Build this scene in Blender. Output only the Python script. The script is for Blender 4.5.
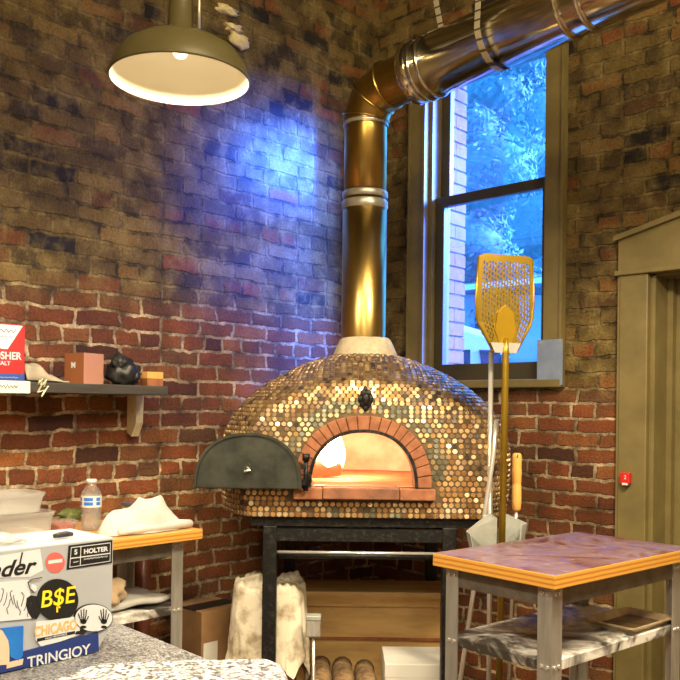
import bpy, bmesh, math, random
from mathutils import Vector, Matrix, noise
random.seed(7)
PI = math.pi
D = bpy.data
for o in list(D.objects): D.objects.remove(o)
SC = bpy.context.scene
COL = SC.collection

# ---------------------------------------------------------------- camera, world, lights, exposure
FOC, PX, PY = 850.0, 340.0, 408.0            # focal length and principal point, 680 px frame
HEAD, ROLL = math.radians(43.3), 0.012
CAM = Vector((3.049, -3.516, 1.40))
cam_data = D.cameras.new('camera'); cam = D.objects.new('camera', cam_data); COL.objects.link(cam)
CROT = Matrix.Rotation(HEAD, 4, 'Z') @ Matrix.Rotation(PI/2, 4, 'X') @ Matrix.Rotation(ROLL, 4, 'Z')
cam.matrix_world = Matrix.Translation(CAM) @ CROT
cam_data.sensor_fit = 'HORIZONTAL'; cam_data.sensor_width = 36
cam_data.lens = 36*FOC/680
cam_data.shift_x = (340-PX)/680; cam_data.shift_y = (PY-340)/680
cam_data.clip_start = 0.05
SC.camera = cam

world = D.worlds.new('dusk_sky'); SC.world = world; world.use_nodes = True
wbg = world.node_tree.nodes['Background']
wbg.inputs[0].default_value = (0.04, 0.28, 1.0, 1); wbg.inputs[1].default_value = 5.0

def light(name, kind, loc, energy, color, **kw):
    l = D.lights.new(name, kind); l.energy = energy; l.color = color
    o = D.objects.new(name, l); COL.objects.link(o); o.location = loc
    for k, v in kw.items():
        if k == 'rot': o.rotation_euler = v
        elif k == 'aim': o.rotation_euler = (Vector(v)-Vector(loc)).to_track_quat('-Z', 'Y').to_euler()
        else: setattr(l, k, v)
    return o
WARM = (1.0, 0.83, 0.58)
# evening daylight falling in through the window
light('dusk_sun', 'SUN', (3, 5, 5), 46.0, (0.09, 0.19, 1.0), angle=math.radians(18), rot=Vector((-0.66, -0.62, -0.34)).to_track_quat('-Z', 'Y').to_euler())
# two added spots outside, throwing a patch of cold light through the upper sash onto the left wall
light('patch_wash_spot', 'SPOT', (2.55, 2.65, 3.25), 9000, (0.03, 0.10, 1.0), aim=(0, -.82, 2.38), spot_size=math.radians(15), spot_blend=1.0, shadow_soft_size=.25)
light('patch_core_spot', 'SPOT', (2.55, 2.65, 3.25), 38000, (0.025, 0.13, 1.0), aim=(0, -.67, 2.60), spot_size=math.radians(6.0), spot_blend=1.0, shadow_soft_size=.12)
# the other pendants of the room, outside the frame
for nm, loc, e in (('pendant_glow_door', (2.35, -1.35, 2.45), 50), ('pendant_glow_shelf', (1.05, -2.75, 2.27), 30),
                   ('pendant_glow_counter', (2.9, -3.2, 2.5), 27), ('pendant_glow_room', (4.4, -4.4, 2.5), 60)):
    light(nm, 'AREA', loc, e, (1, .93, .82) if nm == 'pendant_glow_counter' else WARM, shape='DISK', size=0.34)
# added overhead fill: a point for the upper walls, a strip for flue streaks
light('upper_wall_fill', 'POINT', (3.3, -4.6, 3.7), 150, (1.0, .78, .38), shadow_soft_size=.25)
light('flue_streak_fill', 'AREA', (3.5, -2.3, 3.95), 80, (1.0, .80, .46), shape='RECTANGLE', size=1.8, size_y=.10, aim=(1.3, -.6, 2.2))
SC.view_settings.view_transform = 'Standard'; SC.view_settings.look = 'None'
SC.view_settings.gamma = 1; SC.view_settings.use_curve_mapping = False
SC.view_settings.exposure = 0.35

# ---------------------------------------------------------------- pixel rays of the photograph -> points of the place
def ray(px, py): return (CROT.to_3x3() @ Vector(((px-PX)/FOC, (PY-py)/FOC, -1)))
def at(px, py, d): return CAM + ray(px, py)*d
def on_x(px, py, x): r = ray(px, py); return CAM + r*((x-CAM.x)/r.x)
def on_y(px, py, y): r = ray(px, py); return CAM + r*((y-CAM.y)/r.y)
def on_z(px, py, z): r = ray(px, py); return CAM + r*((z-CAM.z)/r.z)

# ---------------------------------------------------------------- materials
def newmat(name):
    m = D.materials.new(name); m.use_nodes = True
    nt = m.node_tree; b = nt.nodes['Principled BSDF']
    return m, nt, b
def N(nt, typ, **kw):
    n = nt.nodes.new(typ)
    for k, v in kw.items(): setattr(n, k, v)
    return n
def L(nt, a, b): nt.links.new(a, b)
def ramp(nt, fac, stops, interp='LINEAR'):
    r = N(nt, 'ShaderNodeValToRGB'); r.color_ramp.interpolation = interp
    e = r.color_ramp.elements
    while len(e) < len(stops): e.new(0.5)
    for i, (p, c) in enumerate(stops):
        e[i].position = p; e[i].color = (*c, 1) if len(c) == 3 else c
    L(nt, fac, r.inputs[0]); return r.outputs[0]
def mixc(nt, fac, a, b, mode='MIX'):
    n = N(nt, 'ShaderNodeMix', data_type='RGBA', blend_type=mode)
    for s, v in ((n.inputs[0], fac), (n.inputs[6], a), (n.inputs[7], b)):
        if hasattr(v, 'is_linked'): L(nt, v, s)
        elif isinstance(v, tuple): s.default_value = (*v, 1) if len(v) == 3 else v
        else: s.default_value = v
    return n.outputs[2]
def mth(nt, op, a, b=None, c=None, clamp=False):
    n = N(nt, 'ShaderNodeMath', operation=op, use_clamp=clamp)
    for i, v in enumerate((a, b, c)):
        if v is None: continue
        if hasattr(v, 'is_linked'): L(nt, v, n.inputs[i])
        else: n.inputs[i].default_value = v
    return n.outputs[0]
def coords(nt): return N(nt, 'ShaderNodeTexCoord').outputs['Object']
def noi(nt, vec, scale, detail=4, rough=0.6, dist=0.0):
    n = N(nt, 'ShaderNodeTexNoise'); n.inputs['Scale'].default_value = scale
    n.inputs['Detail'].default_value = detail; n.inputs['Roughness'].default_value = rough
    n.inputs['Distortion'].default_value = dist
    L(nt, vec, n.inputs['Vector']); return n.outputs['Fac']
def bump(nt, b, h, strength=0.3, dist=0.01):
    n = N(nt, 'ShaderNodeBump'); n.inputs['Strength'].default_value = strength; n.inputs['Distance'].default_value = dist
    L(nt, h, n.inputs['Height']); L(nt, n.outputs[0], b.inputs['Normal'])
def mat(name, c, c2=None, rough=0.6, metal=0.0, scale=12, bmp=0.0, dist=0.0, emit=None, estr=0, trans=0.0, alpha=1.0, stretch=None, lo=0.35, hi=0.65, spec=0.5):
    m, nt, b = newmat(name)
    b.inputs['Roughness'].default_value = rough; b.inputs['Metallic'].default_value = metal
    b.inputs['Transmission Weight'].default_value = trans; b.inputs['Alpha'].default_value = alpha
    b.inputs['Specular IOR Level'].default_value = spec
    b.inputs['Base Color'].default_value = (*c, 1)
    if c2 or bmp:
        v = coords(nt)
        if stretch:
            mp = N(nt, 'ShaderNodeMapping'); mp.inputs['Scale'].default_value = stretch; L(nt, v, mp.inputs[0]); v = mp.outputs[0]
        f = noi(nt, v, scale, 5, 0.6, dist)
        if c2: L(nt, ramp(nt, f, [(lo, c), (hi, c2)]), b.inputs['Base Color'])
        if bmp: bump(nt, b, f, bmp)
    if emit: b.inputs['Emission Color'].default_value = (*emit, 1); b.inputs['Emission Strength'].default_value = estr
    return m

def brick_mat(name, zsplit, blur=0.10):
    m, nt, b = newmat(name); b.inputs['Roughness'].default_value = 0.62
    b.inputs['Specular IOR Level'].default_value = 0.42
    v = coords(nt)
    sp = N(nt, 'ShaderNodeSeparateXYZ'); L(nt, v, sp.inputs[0])
    ge = N(nt, 'ShaderNodeNewGeometry'); sn = N(nt, 'ShaderNodeSeparateXYZ'); L(nt, ge.outputs['True Normal'], sn.inputs[0])
    isx = mth(nt, 'GREATER_THAN', mth(nt, 'ABSOLUTE', sn.outputs[0]), 0.5)
    u = mth(nt, 'ADD', mth(nt, 'MULTIPLY', isx, sp.outputs[1]), mth(nt, 'MULTIPLY', mth(nt, 'SUBTRACT', 1.0, isx), sp.outputs[0]))
    n1 = noi(nt, v, 5.0, 3); n2 = N(nt, 'ShaderNodeTexNoise'); n2.inputs['Scale'].default_value = 26; L(nt, v, n2.inputs['Vector'])
    s2 = N(nt, 'ShaderNodeSeparateColor'); L(nt, n2.outputs['Color'], s2.inputs[0])
    n3 = noi(nt, v, 1.7, 2)
    du = mth(nt, 'ADD', mth(nt, 'MULTIPLY', mth(nt, 'SUBTRACT', n1, 0.5), 0.05), mth(nt, 'MULTIPLY', mth(nt, 'SUBTRACT', s2.outputs[0], 0.5), 0.022))
    dz = mth(nt, 'ADD', mth(nt, 'MULTIPLY', mth(nt, 'SUBTRACT', n3, 0.5), 0.05), mth(nt, 'MULTIPLY', mth(nt, 'SUBTRACT', s2.outputs[1], 0.5), 0.024))
    cv = N(nt, 'ShaderNodeCombineXYZ'); L(nt, mth(nt, 'ADD', u, du), cv.inputs[0]); L(nt, mth(nt, 'ADD', sp.outputs[2], dz), cv.inputs[1])
    br = N(nt, 'ShaderNodeTexBrick'); L(nt, cv.outputs[0], br.inputs['Vector'])
    br.offset = 0.5; br.squash = 0.56; br.squash_frequency = 4
    br.inputs['Color1'].default_value = (0, 0, 0, 1); br.inputs['Color2'].default_value = (1, 1, 1, 1); br.inputs['Mortar'].default_value = (.5, .5, .5, 1)
    for k, x in (('Scale', 1), ('Mortar Size', 0.0085), ('Mortar Smooth', 0.35), ('Bias', 0), ('Brick Width', 0.2), ('Row Height', 0.0685)): br.inputs[k].default_value = x
    fac = br.outputs['Fac']
    fine = noi(nt, v, 95, 8, 0.75); mid = noi(nt, v, 9, 5, 0.65); big = noi(nt, v, 1.6, 4, 0.6)
    rnd = N(nt, 'ShaderNodeSeparateColor'); L(nt, br.outputs['Color'], rnd.inputs[0]); rnd = rnd.outputs[0]
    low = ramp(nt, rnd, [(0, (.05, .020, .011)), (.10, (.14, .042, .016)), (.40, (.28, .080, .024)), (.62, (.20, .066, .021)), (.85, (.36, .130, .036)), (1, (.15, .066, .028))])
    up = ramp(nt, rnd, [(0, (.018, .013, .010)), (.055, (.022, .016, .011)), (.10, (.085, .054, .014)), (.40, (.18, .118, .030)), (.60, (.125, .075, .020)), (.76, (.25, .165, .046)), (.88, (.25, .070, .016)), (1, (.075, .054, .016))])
    jit = mth(nt, 'ADD', -1.05, mth(nt, 'ADD', mth(nt, 'MULTIPLY', fine, 2.6), mth(nt, 'MULTIPLY', mid, 1.5)))
    jc = N(nt, 'ShaderNodeCombineColor')
    for i in range(3): L(nt, jit, jc.inputs[i])
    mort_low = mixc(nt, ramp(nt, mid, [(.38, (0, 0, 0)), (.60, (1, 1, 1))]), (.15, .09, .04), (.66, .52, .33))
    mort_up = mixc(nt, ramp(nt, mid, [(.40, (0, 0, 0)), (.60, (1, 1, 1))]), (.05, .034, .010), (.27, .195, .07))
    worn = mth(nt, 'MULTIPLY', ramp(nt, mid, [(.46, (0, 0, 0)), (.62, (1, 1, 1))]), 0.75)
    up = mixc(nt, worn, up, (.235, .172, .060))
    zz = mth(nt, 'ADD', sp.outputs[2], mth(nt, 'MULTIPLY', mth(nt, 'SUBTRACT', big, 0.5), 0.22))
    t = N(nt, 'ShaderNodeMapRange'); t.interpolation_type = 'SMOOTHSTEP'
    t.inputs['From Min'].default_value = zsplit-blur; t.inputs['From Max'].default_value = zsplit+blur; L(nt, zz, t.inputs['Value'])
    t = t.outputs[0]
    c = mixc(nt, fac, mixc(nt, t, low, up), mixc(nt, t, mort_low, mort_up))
    c = mixc(nt, 1.0, c, jc.outputs[0], 'MULTIPLY')
    dirt = ramp(nt, big, [(.32, (.42, .38, .32)), (.58, (1.08, 1.08, 1.08))])
    c = mixc(nt, 0.8, c, dirt, 'MULTIPLY')
    L(nt, c, b.inputs['Base Color'])
    h = mth(nt, 'ADD', mth(nt, 'MULTIPLY', mth(nt, 'SUBTRACT', 1.0, fac), 0.7), mth(nt, 'ADD', mth(nt, 'MULTIPLY', mid, 0.45), mth(nt, 'MULTIPLY', fine, 0.55)))
    bump(nt, b, h, 1.0, 0.03)
    return m
M = {}
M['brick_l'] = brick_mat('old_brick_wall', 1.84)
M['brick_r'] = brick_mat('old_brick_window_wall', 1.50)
M['olive'] = mat('olive_paint', (.135, .105, .038), (.19, .148, .055), 0.5, scale=6)
M['olive_dark'] = mat('dark_olive_paint', (.045, .038, .018), (.06, .048, .02), 0.45, scale=6)
M['plaster'] = mat('old_plaster', (.55, .46, .25), (.75, .66, .42), 0.9, scale=25, bmp=.4)
M['floor'] = mat('worn_floor', (.12, .08, .05), (.2, .14, .09), 0.6, scale=4)
M['ceil'] = mat('dark_ceiling', (.05, .04, .025), (.075, .06, .035), 0.8, scale=5)
M['wallplain'] = mat('room_wall_paint', (.50, .42, .28), (.55, .46, .31), 0.8, scale=3)
M['black'] = mat('black_iron', (.012, .012, .012), (.05, .047, .042), 0.45, metal=.5, scale=60, bmp=.3, lo=.5, hi=.75)
M['blackp'] = mat('black_plastic', (.01, .01, .011), (.03, .03, .03), 0.4, scale=20)
M['door'] = mat('oven_door_steel', (.045, .05, .042), (.085, .09, .075), 0.42, metal=.75, scale=14, bmp=.1)
M['steel'] = mat('brushed_steel', (.40, .39, .36), (.56, .55, .51), 0.36, metal=.65, scale=30, stretch=(1, 1, .15))
M['steel_dark'] = mat('dull_steel', (.16, .145, .12), (.26, .24, .20), 0.42, metal=.7, scale=20)
M['bright'] = mat('bright_steel', (.74, .73, .70), None, 0.25, metal=.65)
M['brass'] = mat('brassy_flue', (.36, .235, .065), (.56, .39, .13), 0.30, metal=1, scale=5, stretch=(1, 1, .25))
M['chrome'] = mat('polished_flue', (.64, .59, .49), (.74, .69, .58), 0.13, metal=1, scale=7)
M['cement'] = mat('cement_collar', (.44, .37, .25), (.58, .50, .36), 0.9, scale=30, bmp=.3)
M['grout'] = mat('dark_grout', (.075, .048, .022), (.13, .085, .04), 0.8, scale=30)
M['firebrick'] = mat('salmon_firebrick', (.22, .075, .032), (.36, .145, .065), 0.8, scale=22, bmp=.3)
M['chamber'] = mat('oven_lining', (.62, .38, .31), (.82, .60, .54), 0.85, scale=9, bmp=.2)
M['white'] = mat('white_paper', (.62, .61, .57), (.68, .67, .63), 0.7, scale=8)
M['cloth'] = mat('off_white_cotton', (.47, .465, .44), (.54, .535, .505), 0.9, scale=20, bmp=.2)
M['cloth_dirty'] = mat('floury_rag', (.34, .26, .15), (.80, .73, .58), 0.9, scale=10, bmp=.3, lo=.36, hi=.54)
M['card'] = mat('brown_cardboard', (.24, .13, .055), (.30, .17, .075), 0.8, scale=10)
M['tanwood'] = mat('tan_plywood', (.44, .26, .085), (.66, .43, .17), 0.65, scale=5, bmp=.1, stretch=(.6, 3, 3))
M['butcher'] = mat('butcher_block', (.50, .235, .06), (.72, .40, .13), 0.4, scale=9, stretch=(8, .7, 3))
M['bark'] = mat('firewood_bark', (.10, .055, .025), (.30, .19, .09), 0.9, scale=25, bmp=.8)
M['logend'] = mat('cut_log_end', (.42, .26, .11), (.55, .36, .17), 0.8, scale=20)
M['brownwood'] = mat('reddish_wood', (.25, .085, .03), (.36, .14, .055), 0.5, scale=6, stretch=(4, 4, .7))
M['handle'] = mat('varnished_handle', (.62, .31, .07), (.74, .42, .12), 0.35, scale=8, stretch=(4, 4, .6))
M['gold'] = mat('gold_anodised', (.25, .155, .012), (.34, .22, .022), 0.34, metal=.7, scale=6)
M['galv'] = mat('grey_galvanised', (.34, .36, .33), (.46, .48, .44), 0.5, metal=.3, scale=14)
M['red'] = mat('red_plastic', (.55, .02, .015), None, 0.4)
M['copper'] = mat('rusty_red_pipe', (.13, .035, .02), (.20, .06, .035), 0.45, scale=10)
M['blueplate'] = mat('pale_metal_plate', (.20, .26, .40), (.28, .34, .48), 0.4, metal=.3, scale=9)
M['clear'] = mat('translucent_plastic', (.70, .69, .66), None, 0.2, trans=.5, alpha=.5)
M['bottle'] = mat('clear_bottle', (.93, .95, .96), None, 0.06, trans=.8, alpha=.38)
M['water'] = mat('bottle_water', (.85, .9, .92), None, 0.05, trans=.8, alpha=.32)
M['glass'] = mat('window_glass', (1, 1, 1), None, 0.0, trans=1, alpha=.07)
M['salsa'] = mat('tomato_salsa', (.24, .015, .006), (.42, .06, .02), 0.4, scale=60, bmp=.3)
M['leafy'] = mat('chopped_herbs', (.05, .08, .015), (.14, .15, .04), 0.6, scale=50, bmp=.4)
M['navy'] = mat('navy_print', (.012, .03, .17), None, 0.5)
M['ink'] = mat('black_print', (.006, .006, .006), None, 0.5)
M['yellow'] = mat('yellow_print', (.86, .68, .02), None, 0.5)
M['coral'] = mat('coral_print', (.62, .12, .10), None, 0.5)
M['orange'] = mat('orange_print', (.80, .42, .12), None, 0.5)
M['tape'] = mat('blue_tape', (.008, .12, .50), (.012, .17, .60), 0.55, scale=14)
M['stick'] = mat('white_sticker', (.60, .62, .65), None, 0.5)
M['skin_tape'] = mat('peach_print', (.72, .50, .36), None, 0.5)
M['boxgrey'] = mat('pale_grey_case', (.35, .365, .39), (.39, .405, .43), 0.5, scale=5)
M['redprint'] = mat('red_print', (.36, .012, .014), None, 0.5)
M['blueprint'] = mat('blue_print', (.02, .06, .30), None, 0.5)
M['brownbox'] = mat('brown_carton', (.25, .085, .03), None, 0.6)
M['brownbox2'] = mat('pinkish_brown_carton', (.42, .20, .13), None, 0.6)
M['kraft'] = mat('kraft_paper', (.24, .205, .15), (.38, .33, .25), 0.8, scale=9)
M['shade'] = mat('olive_enamel', (.09, .078, .034), (.12, .10, .045), 0.35, scale=6)
M['shade_in'] = mat('cream_enamel', (.86, .80, .60), None, 0.5)
M['bulb'] = mat('lit_bulb', (1, .9, .7), None, 0.4, emit=(1, .80, .50), estr=1.3)
M['flame'] = mat('flame', (1, .6, .2), None, 0.5, emit=(1, .62, .25), estr=14)
M['ember'] = mat('glowing_ember', (.3, .05, .02), (.05, .02, .01), 0.8, scale=30, emit=(1, .12, .03), estr=1.2)
M['foliage'] = mat('leaf_green', (.04, .10, .09), (.13, .25, .22), 0.6, scale=7)
M['foliage2'] = mat('dark_leaf_green', (.04, .09, .09), (.10, .20, .18), 0.6, scale=5)
M['housewall'] = mat('house_boards', (.30, .36, .42), (.34, .40, .46), 0.7, scale=3)
M['roofing'] = mat('grey_roofing', (.10, .12, .16), (.14, .16, .2), 0.8, scale=6)
M['eave'] = mat('white_fascia', (.82, .82, .82), None, 0.6)
M['carpaint'] = mat('white_car_paint', (.80, .80, .80), None, 0.3)
M['carglass'] = mat('car_glass', (.03, .04, .05), None, 0.1)
M['grass'] = mat('rough_grass', (.09, .14, .06), (.16, .2, .1), 0.9, scale=3)
M['steelwool'] = mat('grey_bristles', (.20, .19, .165), (.36, .34, .30), 0.8, scale=90, bmp=.6, stretch=(1, 1, .1))
M['rubber'] = mat('dark_cable', (.05, .055, .06), None, 0.5)
M['extbrick'] = mat('exterior_brick_face', (.28, .11, .17), (.36, .15, .22), 0.8, scale=20, bmp=.3)

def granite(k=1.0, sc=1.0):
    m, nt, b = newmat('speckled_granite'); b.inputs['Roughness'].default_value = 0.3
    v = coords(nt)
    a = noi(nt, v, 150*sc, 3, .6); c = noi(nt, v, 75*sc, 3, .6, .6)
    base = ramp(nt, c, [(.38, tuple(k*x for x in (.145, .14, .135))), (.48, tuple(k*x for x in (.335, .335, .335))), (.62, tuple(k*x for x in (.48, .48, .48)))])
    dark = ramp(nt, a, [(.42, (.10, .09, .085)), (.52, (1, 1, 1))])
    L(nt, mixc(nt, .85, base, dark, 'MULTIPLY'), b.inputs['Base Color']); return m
M['granite'] = granite(.8, 1.6)
M['granite_lit'] = granite(1.5, .8)  # ledge slab: coarser grain, tone lightened to paint in its lit edge
def stained_top():
    m, nt, b = newmat('stained_board'); b.inputs['Roughness'].default_value = 0.32
    v = coords(nt)
    a = noi(nt, v, 3.2, 6, .62, 1.6); c = noi(nt, v, 5.5, 6, .6, 2.2); f = noi(nt, v, 30, 5, .7, .5)
    col = ramp(nt, a, [(.30, (.016, .005, .005)), (.41, (.085, .026, .016)), (.48, (.15, .080, .075)), (.56, (.17, .115, .16)), (.66, (.12, .026, .008))])
    spot = ramp(nt, c, [(.52, (0, 0, 0)), (.66, (1, 1, 1))])
    col = mixc(nt, mth(nt, 'MULTIPLY', spot, .65), col, (.085, .07, .26))
    flour = ramp(nt, f, [(.56, (0, 0, 0)), (.72, (1, 1, 1))])
    col = mixc(nt, mth(nt, 'MULTIPLY', flour, .35), col, (.52, .44, .44))
    L(nt, col, b.inputs['Base Color']); return m
M['stained'] = stained_top()
def ply_edge():
    m, nt, b = newmat('plywood_edge'); b.inputs['Roughness'].default_value = 0.5
    v = coords(nt); w = N(nt, 'ShaderNodeTexWave'); w.bands_direction = 'Z'; w.inputs['Scale'].default_value = 22
    w.inputs['Distortion'].default_value = .6; L(nt, v, w.inputs['Vector'])
    L(nt, ramp(nt, w.outputs['Fac'], [(.10, (.44, .18, .025)), (.35, (.60, .28, .04)), (.9, (.66, .34, .06))]), b.inputs['Base Color']); return m
M['plyedge'] = ply_edge()
def floury():
    m, nt, b = newmat('floury_steel'); v = coords(nt)
    a = noi(nt, v, 4.5, 6, .65, .8)
    f = ramp(nt, a, [(.44, (0, 0, 0)), (.58, (1, 1, 1))])
    L(nt, mixc(nt, f, (.12, .11, .10), (.74, .72, .68)), b.inputs['Base Color'])
    L(nt, mth(nt, 'SUBTRACT', .7, mth(nt, 'MULTIPLY', f, .7)), b.inputs['Metallic'])
    L(nt, mth(nt, 'ADD', .33, mth(nt, 'MULTIPLY', f, .5)), b.inputs['Roughness']); return m
M['floury'] = floury()
def penny():
    m, nt, b = newmat('penny_tiles'); b.inputs['Metallic'].default_value = .6; b.inputs['Roughness'].default_value = .40
    b.inputs['Coat Weight'].default_value = .45; b.inputs['Coat Roughness'].default_value = .32
    a = N(nt, 'ShaderNodeVertexColor'); a.layer_name = 'tint'
    L(nt, a.outputs[0], b.inputs['Base Color']); return m
M['penny'] = penny()

# ---------------------------------------------------------------- mesh helpers
def tag(o, label=None, cat=None, group=None, kind=None):
    if label: o['label'] = label
    if cat: o['category'] = cat
    if group: o['group'] = group
    if kind: o['kind'] = kind
    return o
def thing(name, label, cat, loc=(0, 0, 0), rz=0, group=None):
    o = D.objects.new(name, None); o.empty_display_size = .05; COL.objects.link(o)
    o.location = loc; o.rotation_euler = (0, 0, rz)
    return tag(o, label, cat, group)
class MB:
    def __init__(s): s.bm = bmesh.new(); s.mi = 0
    def face(s, vs):
        try: f = s.bm.faces.new(vs); f.material_index = s.mi; return f
        except ValueError: return None
    def box(s, c, d, rot=None, bev=0.0):
        c = Vector(c); hx, hy, hz = d[0]/2, d[1]/2, d[2]/2
        R = rot if rot else Matrix.Identity(3)
        vs = [s.bm.verts.new(c + R @ Vector((x*hx, y*hy, z*hz))) for z in (-1, 1) for y in (-1, 1) for x in (-1, 1)]
        fs = [s.face([vs[i] for i in q]) for q in ((0, 2, 3, 1), (4, 5, 7, 6), (0, 1, 5, 4), (2, 6, 7, 3), (0, 4, 6, 2), (1, 3, 7, 5))]
        if bev > 0:
            es = set(e for f in fs for e in f.edges)
            r = bmesh.ops.bevel(s.bm, geom=list(es), offset=bev, segments=2, profile=.5, affect='EDGES')
            for f in r['faces']: f.material_index = s.mi
        return s
    def span(s, a, b, bev=0.0):
        a = Vector(a); b = Vector(b)
        return s.box((a+b)/2, [abs(b[i]-a[i]) for i in range(3)], None, bev)
    def tube(s, pts, r, n=12, caps=True, smooth=True, up=None):
        pts = [Vector(p) for p in pts]; k = len(pts)
        rs = r if isinstance(r, (list, tuple)) else [r]*k
        rings = []; ref = None
        for i, p in enumerate(pts):
            t = (pts[min(i+1, k-1)]-pts[max(i-1, 0)]).normalized()
            if ref is None: ref = t.orthogonal().normalized()
            else: ref = (ref - t*ref.dot(t)).normalized()
            b2 = t.cross(ref)
            sc = 1.0
            rings.append([s.bm.verts.new(p + (ref*math.cos(2*PI*j/n) + b2*math.sin(2*PI*j/n))*rs[i]*sc) for j in range(n)])
        for i in range(k-1):
            for j in range(n):
                f = s.face([rings[i][j], rings[i][(j+1) % n], rings[i+1][(j+1) % n], rings[i+1][j]])
                if f: f.smooth = smooth
        if caps:
            s.face(rings[0][::-1]); s.face(rings[-1])
        return s
    def lathe(s, prof, c=(0, 0, 0), n=32, cap0=False, cap1=False, smooth=True, sx=1, sy=1):
        c = Vector(c)
        rings = [[s.bm.verts.new(c + Vector((r*math.cos(2*PI*j/n)*sx, r*math.sin(2*PI*j/n)*sy, z))) for j in range(n)] for r, z in prof]
        for i in range(len(prof)-1):
            for j in range(n):
                f = s.face([rings[i][j], rings[i][(j+1) % n], rings[i+1][(j+1) % n], rings[i+1][j]])
                if f: f.smooth = smooth
        if cap0: s.face(rings[0][::-1])
        if cap1: s.face(rings[-1])
        return s
    def prism(s, poly, fn, d0, d1):
        a = [s.bm.verts.new(fn(u, v, d0)) for u, v in poly]; b = [s.bm.verts.new(fn(u, v, d1)) for u, v in poly]
        s.face(a[::-1]); s.face(b); k = len(poly)
        for i in range(k): s.face([a[i], a[(i+1) % k], b[(i+1) % k], b[i]])
        return s
    def ringprism(s, outer, inner, fn, d0, d1, closed=True):
        k = len(outer); V = {}
        for nm, poly in (('o', outer), ('i', inner)):
            for dd in (0, 1): V[nm, dd] = [s.bm.verts.new(fn(u, v, (d0, d1)[dd])) for u, v in poly]
        for i in range(k if closed else k-1):
            j = (i+1) % k
            s.face([V['o', 1][i], V['o', 1][j], V['i', 1][j], V['i', 1][i]])
            s.face([V['o', 0][j], V['o', 0][i], V['i', 0][i], V['i', 0][j]])
            s.face([V['o', 0][i], V['o', 0][j], V['o', 1][j], V['o', 1][i]])
            s.face([V['i', 0][j], V['i', 0][i], V['i', 1][i], V['i', 1][j]])
        if not closed:
            s.face([V['o', 0][0], V['o', 1][0], V['i', 1][0], V['i', 0][0]])
            s.face([V['o', 1][-1], V['o', 0][-1], V['i', 0][-1], V['i', 1][-1]])
        return s
    def grid(s, fn, nu, nv, closed_u=False, smooth=True, keep=None):
        vs = [[s.bm.verts.new(fn(i/(nu if closed_u else nu-1), j/(nv-1))) for j in range(nv)] for i in range(nu)]
        for i in range(nu if closed_u else nu-1):
            for j in range(nv-1):
                q = [vs[i][j], vs[(i+1) % nu][j], vs[(i+1) % nu][j+1], vs[i][j+1]]
                if keep and not keep(sum((v.co for v in q), Vector())/4): continue
                f = s.face(q)
                if f: f.smooth = smooth
        return s
    def blob(s, c, r, seed=0, amp=.2, sc=None, sub=2, freq=1.5):
        res = bmesh.ops.create_icosphere(s.bm, subdivisions=sub, radius=1)
        sc = sc or (1, 1, 1); c = Vector(c)
        for v in res['verts']:
            k = 1 + amp*noise.noise(v.co*freq + Vector((seed*7.3, seed*1.7, seed)))
            v.co = c + Vector((v.co.x*sc[0], v.co.y*sc[1], v.co.z*sc[2]))*(r*k)
            for f in v.link_faces: f.smooth = True; f.material_index = s.mi
        return s
    def build(s, name, mats, parent=None, bev=0.0, weld=False, normals=True):
        if weld: bmesh.ops.remove_doubles(s.bm, verts=s.bm.verts, dist=1e-5)
        if normals: bmesh.ops.recalc_face_normals(s.bm, faces=s.bm.faces)
        me = D.meshes.new(name); s.bm.to_mesh(me); s.bm.free()
        for m in (mats if isinstance(mats, (list, tuple)) else [mats]): me.materials.append(M[m] if isinstance(m, str) else m)
        o = D.objects.new(name, me); COL.objects.link(o)
        if parent: o.parent = parent
        if bev:
            b = o.modifiers.new('bevel', 'BEVEL'); b.width = bev; b.segments = 2; b.limit_method = 'ANGLE'
        return o
def copy_tree(o, parent=None):
    c = o.copy(); COL.objects.link(c)
    if parent: c.parent = parent
    for ch in [x for x in D.objects if x.parent == o]: copy_tree(ch, c)
    return c
def text(s, size, m, name, parent, org, right, up, ext=.0004, align='CENTER', shear=0.0, bold=0.0, sx=1.0):
    cu = D.curves.new(name, 'FONT'); cu.body = s; cu.size = size; cu.align_x = align; cu.align_y = 'CENTER'
    cu.extrude = ext; cu.shear = shear; cu.offset = bold
    t = D.objects.new(name, cu); COL.objects.link(t)
    me = D.meshes.new_from_object(t.evaluated_get(bpy.context.evaluated_depsgraph_get()))
    D.objects.remove(t); D.curves.remove(cu)
    right = Vector(right).normalized(); up = Vector(up).normalized(); nn = right.cross(up)
    for v in me.vertices: v.co = Vector(org) + right*(v.co.x*sx) + up*v.co.y + nn*v.co.z
    me.name = name; me.materials.clear(); me.materials.append(M[m])
    o = D.objects.new(name, me); COL.objects.link(o); o.parent = parent
    return o

def scrawl(name, m, parent, x, y0, y1, z, h, n, r, seed=1):   # writing too small or blurred to read
    g = random.Random(seed)
    pts = [(x, y0+(y1-y0)*i/n, z + h*(.5 if i % 2 else -.5)*g.uniform(.3, 1)) for i in range(n+1)]
    return MB().tube(pts, r, 5).build(name, m, parent)
# ---------------------------------------------------------------- the room
RX, RY, RZ, TH = 6.2, -7.2, 4.3, 0.34        # room extents: x 0..RX, y RY..0
def struct(name, mb, m, parent=None):
    o = mb.build(name, m, parent); o['kind'] = 'structure'; return o
struct('floor', MB().span((-TH, RY-.2, -.12), (RX+.2, TH, 0)), 'floor')
struct('ceiling', MB().span((-TH, RY-.2, RZ), (RX+.2, TH, RZ+.12)), 'ceil')
struct('wall_left', MB().span((-TH, RY, 0), (0, TH, RZ)), 'brick_l')
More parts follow.
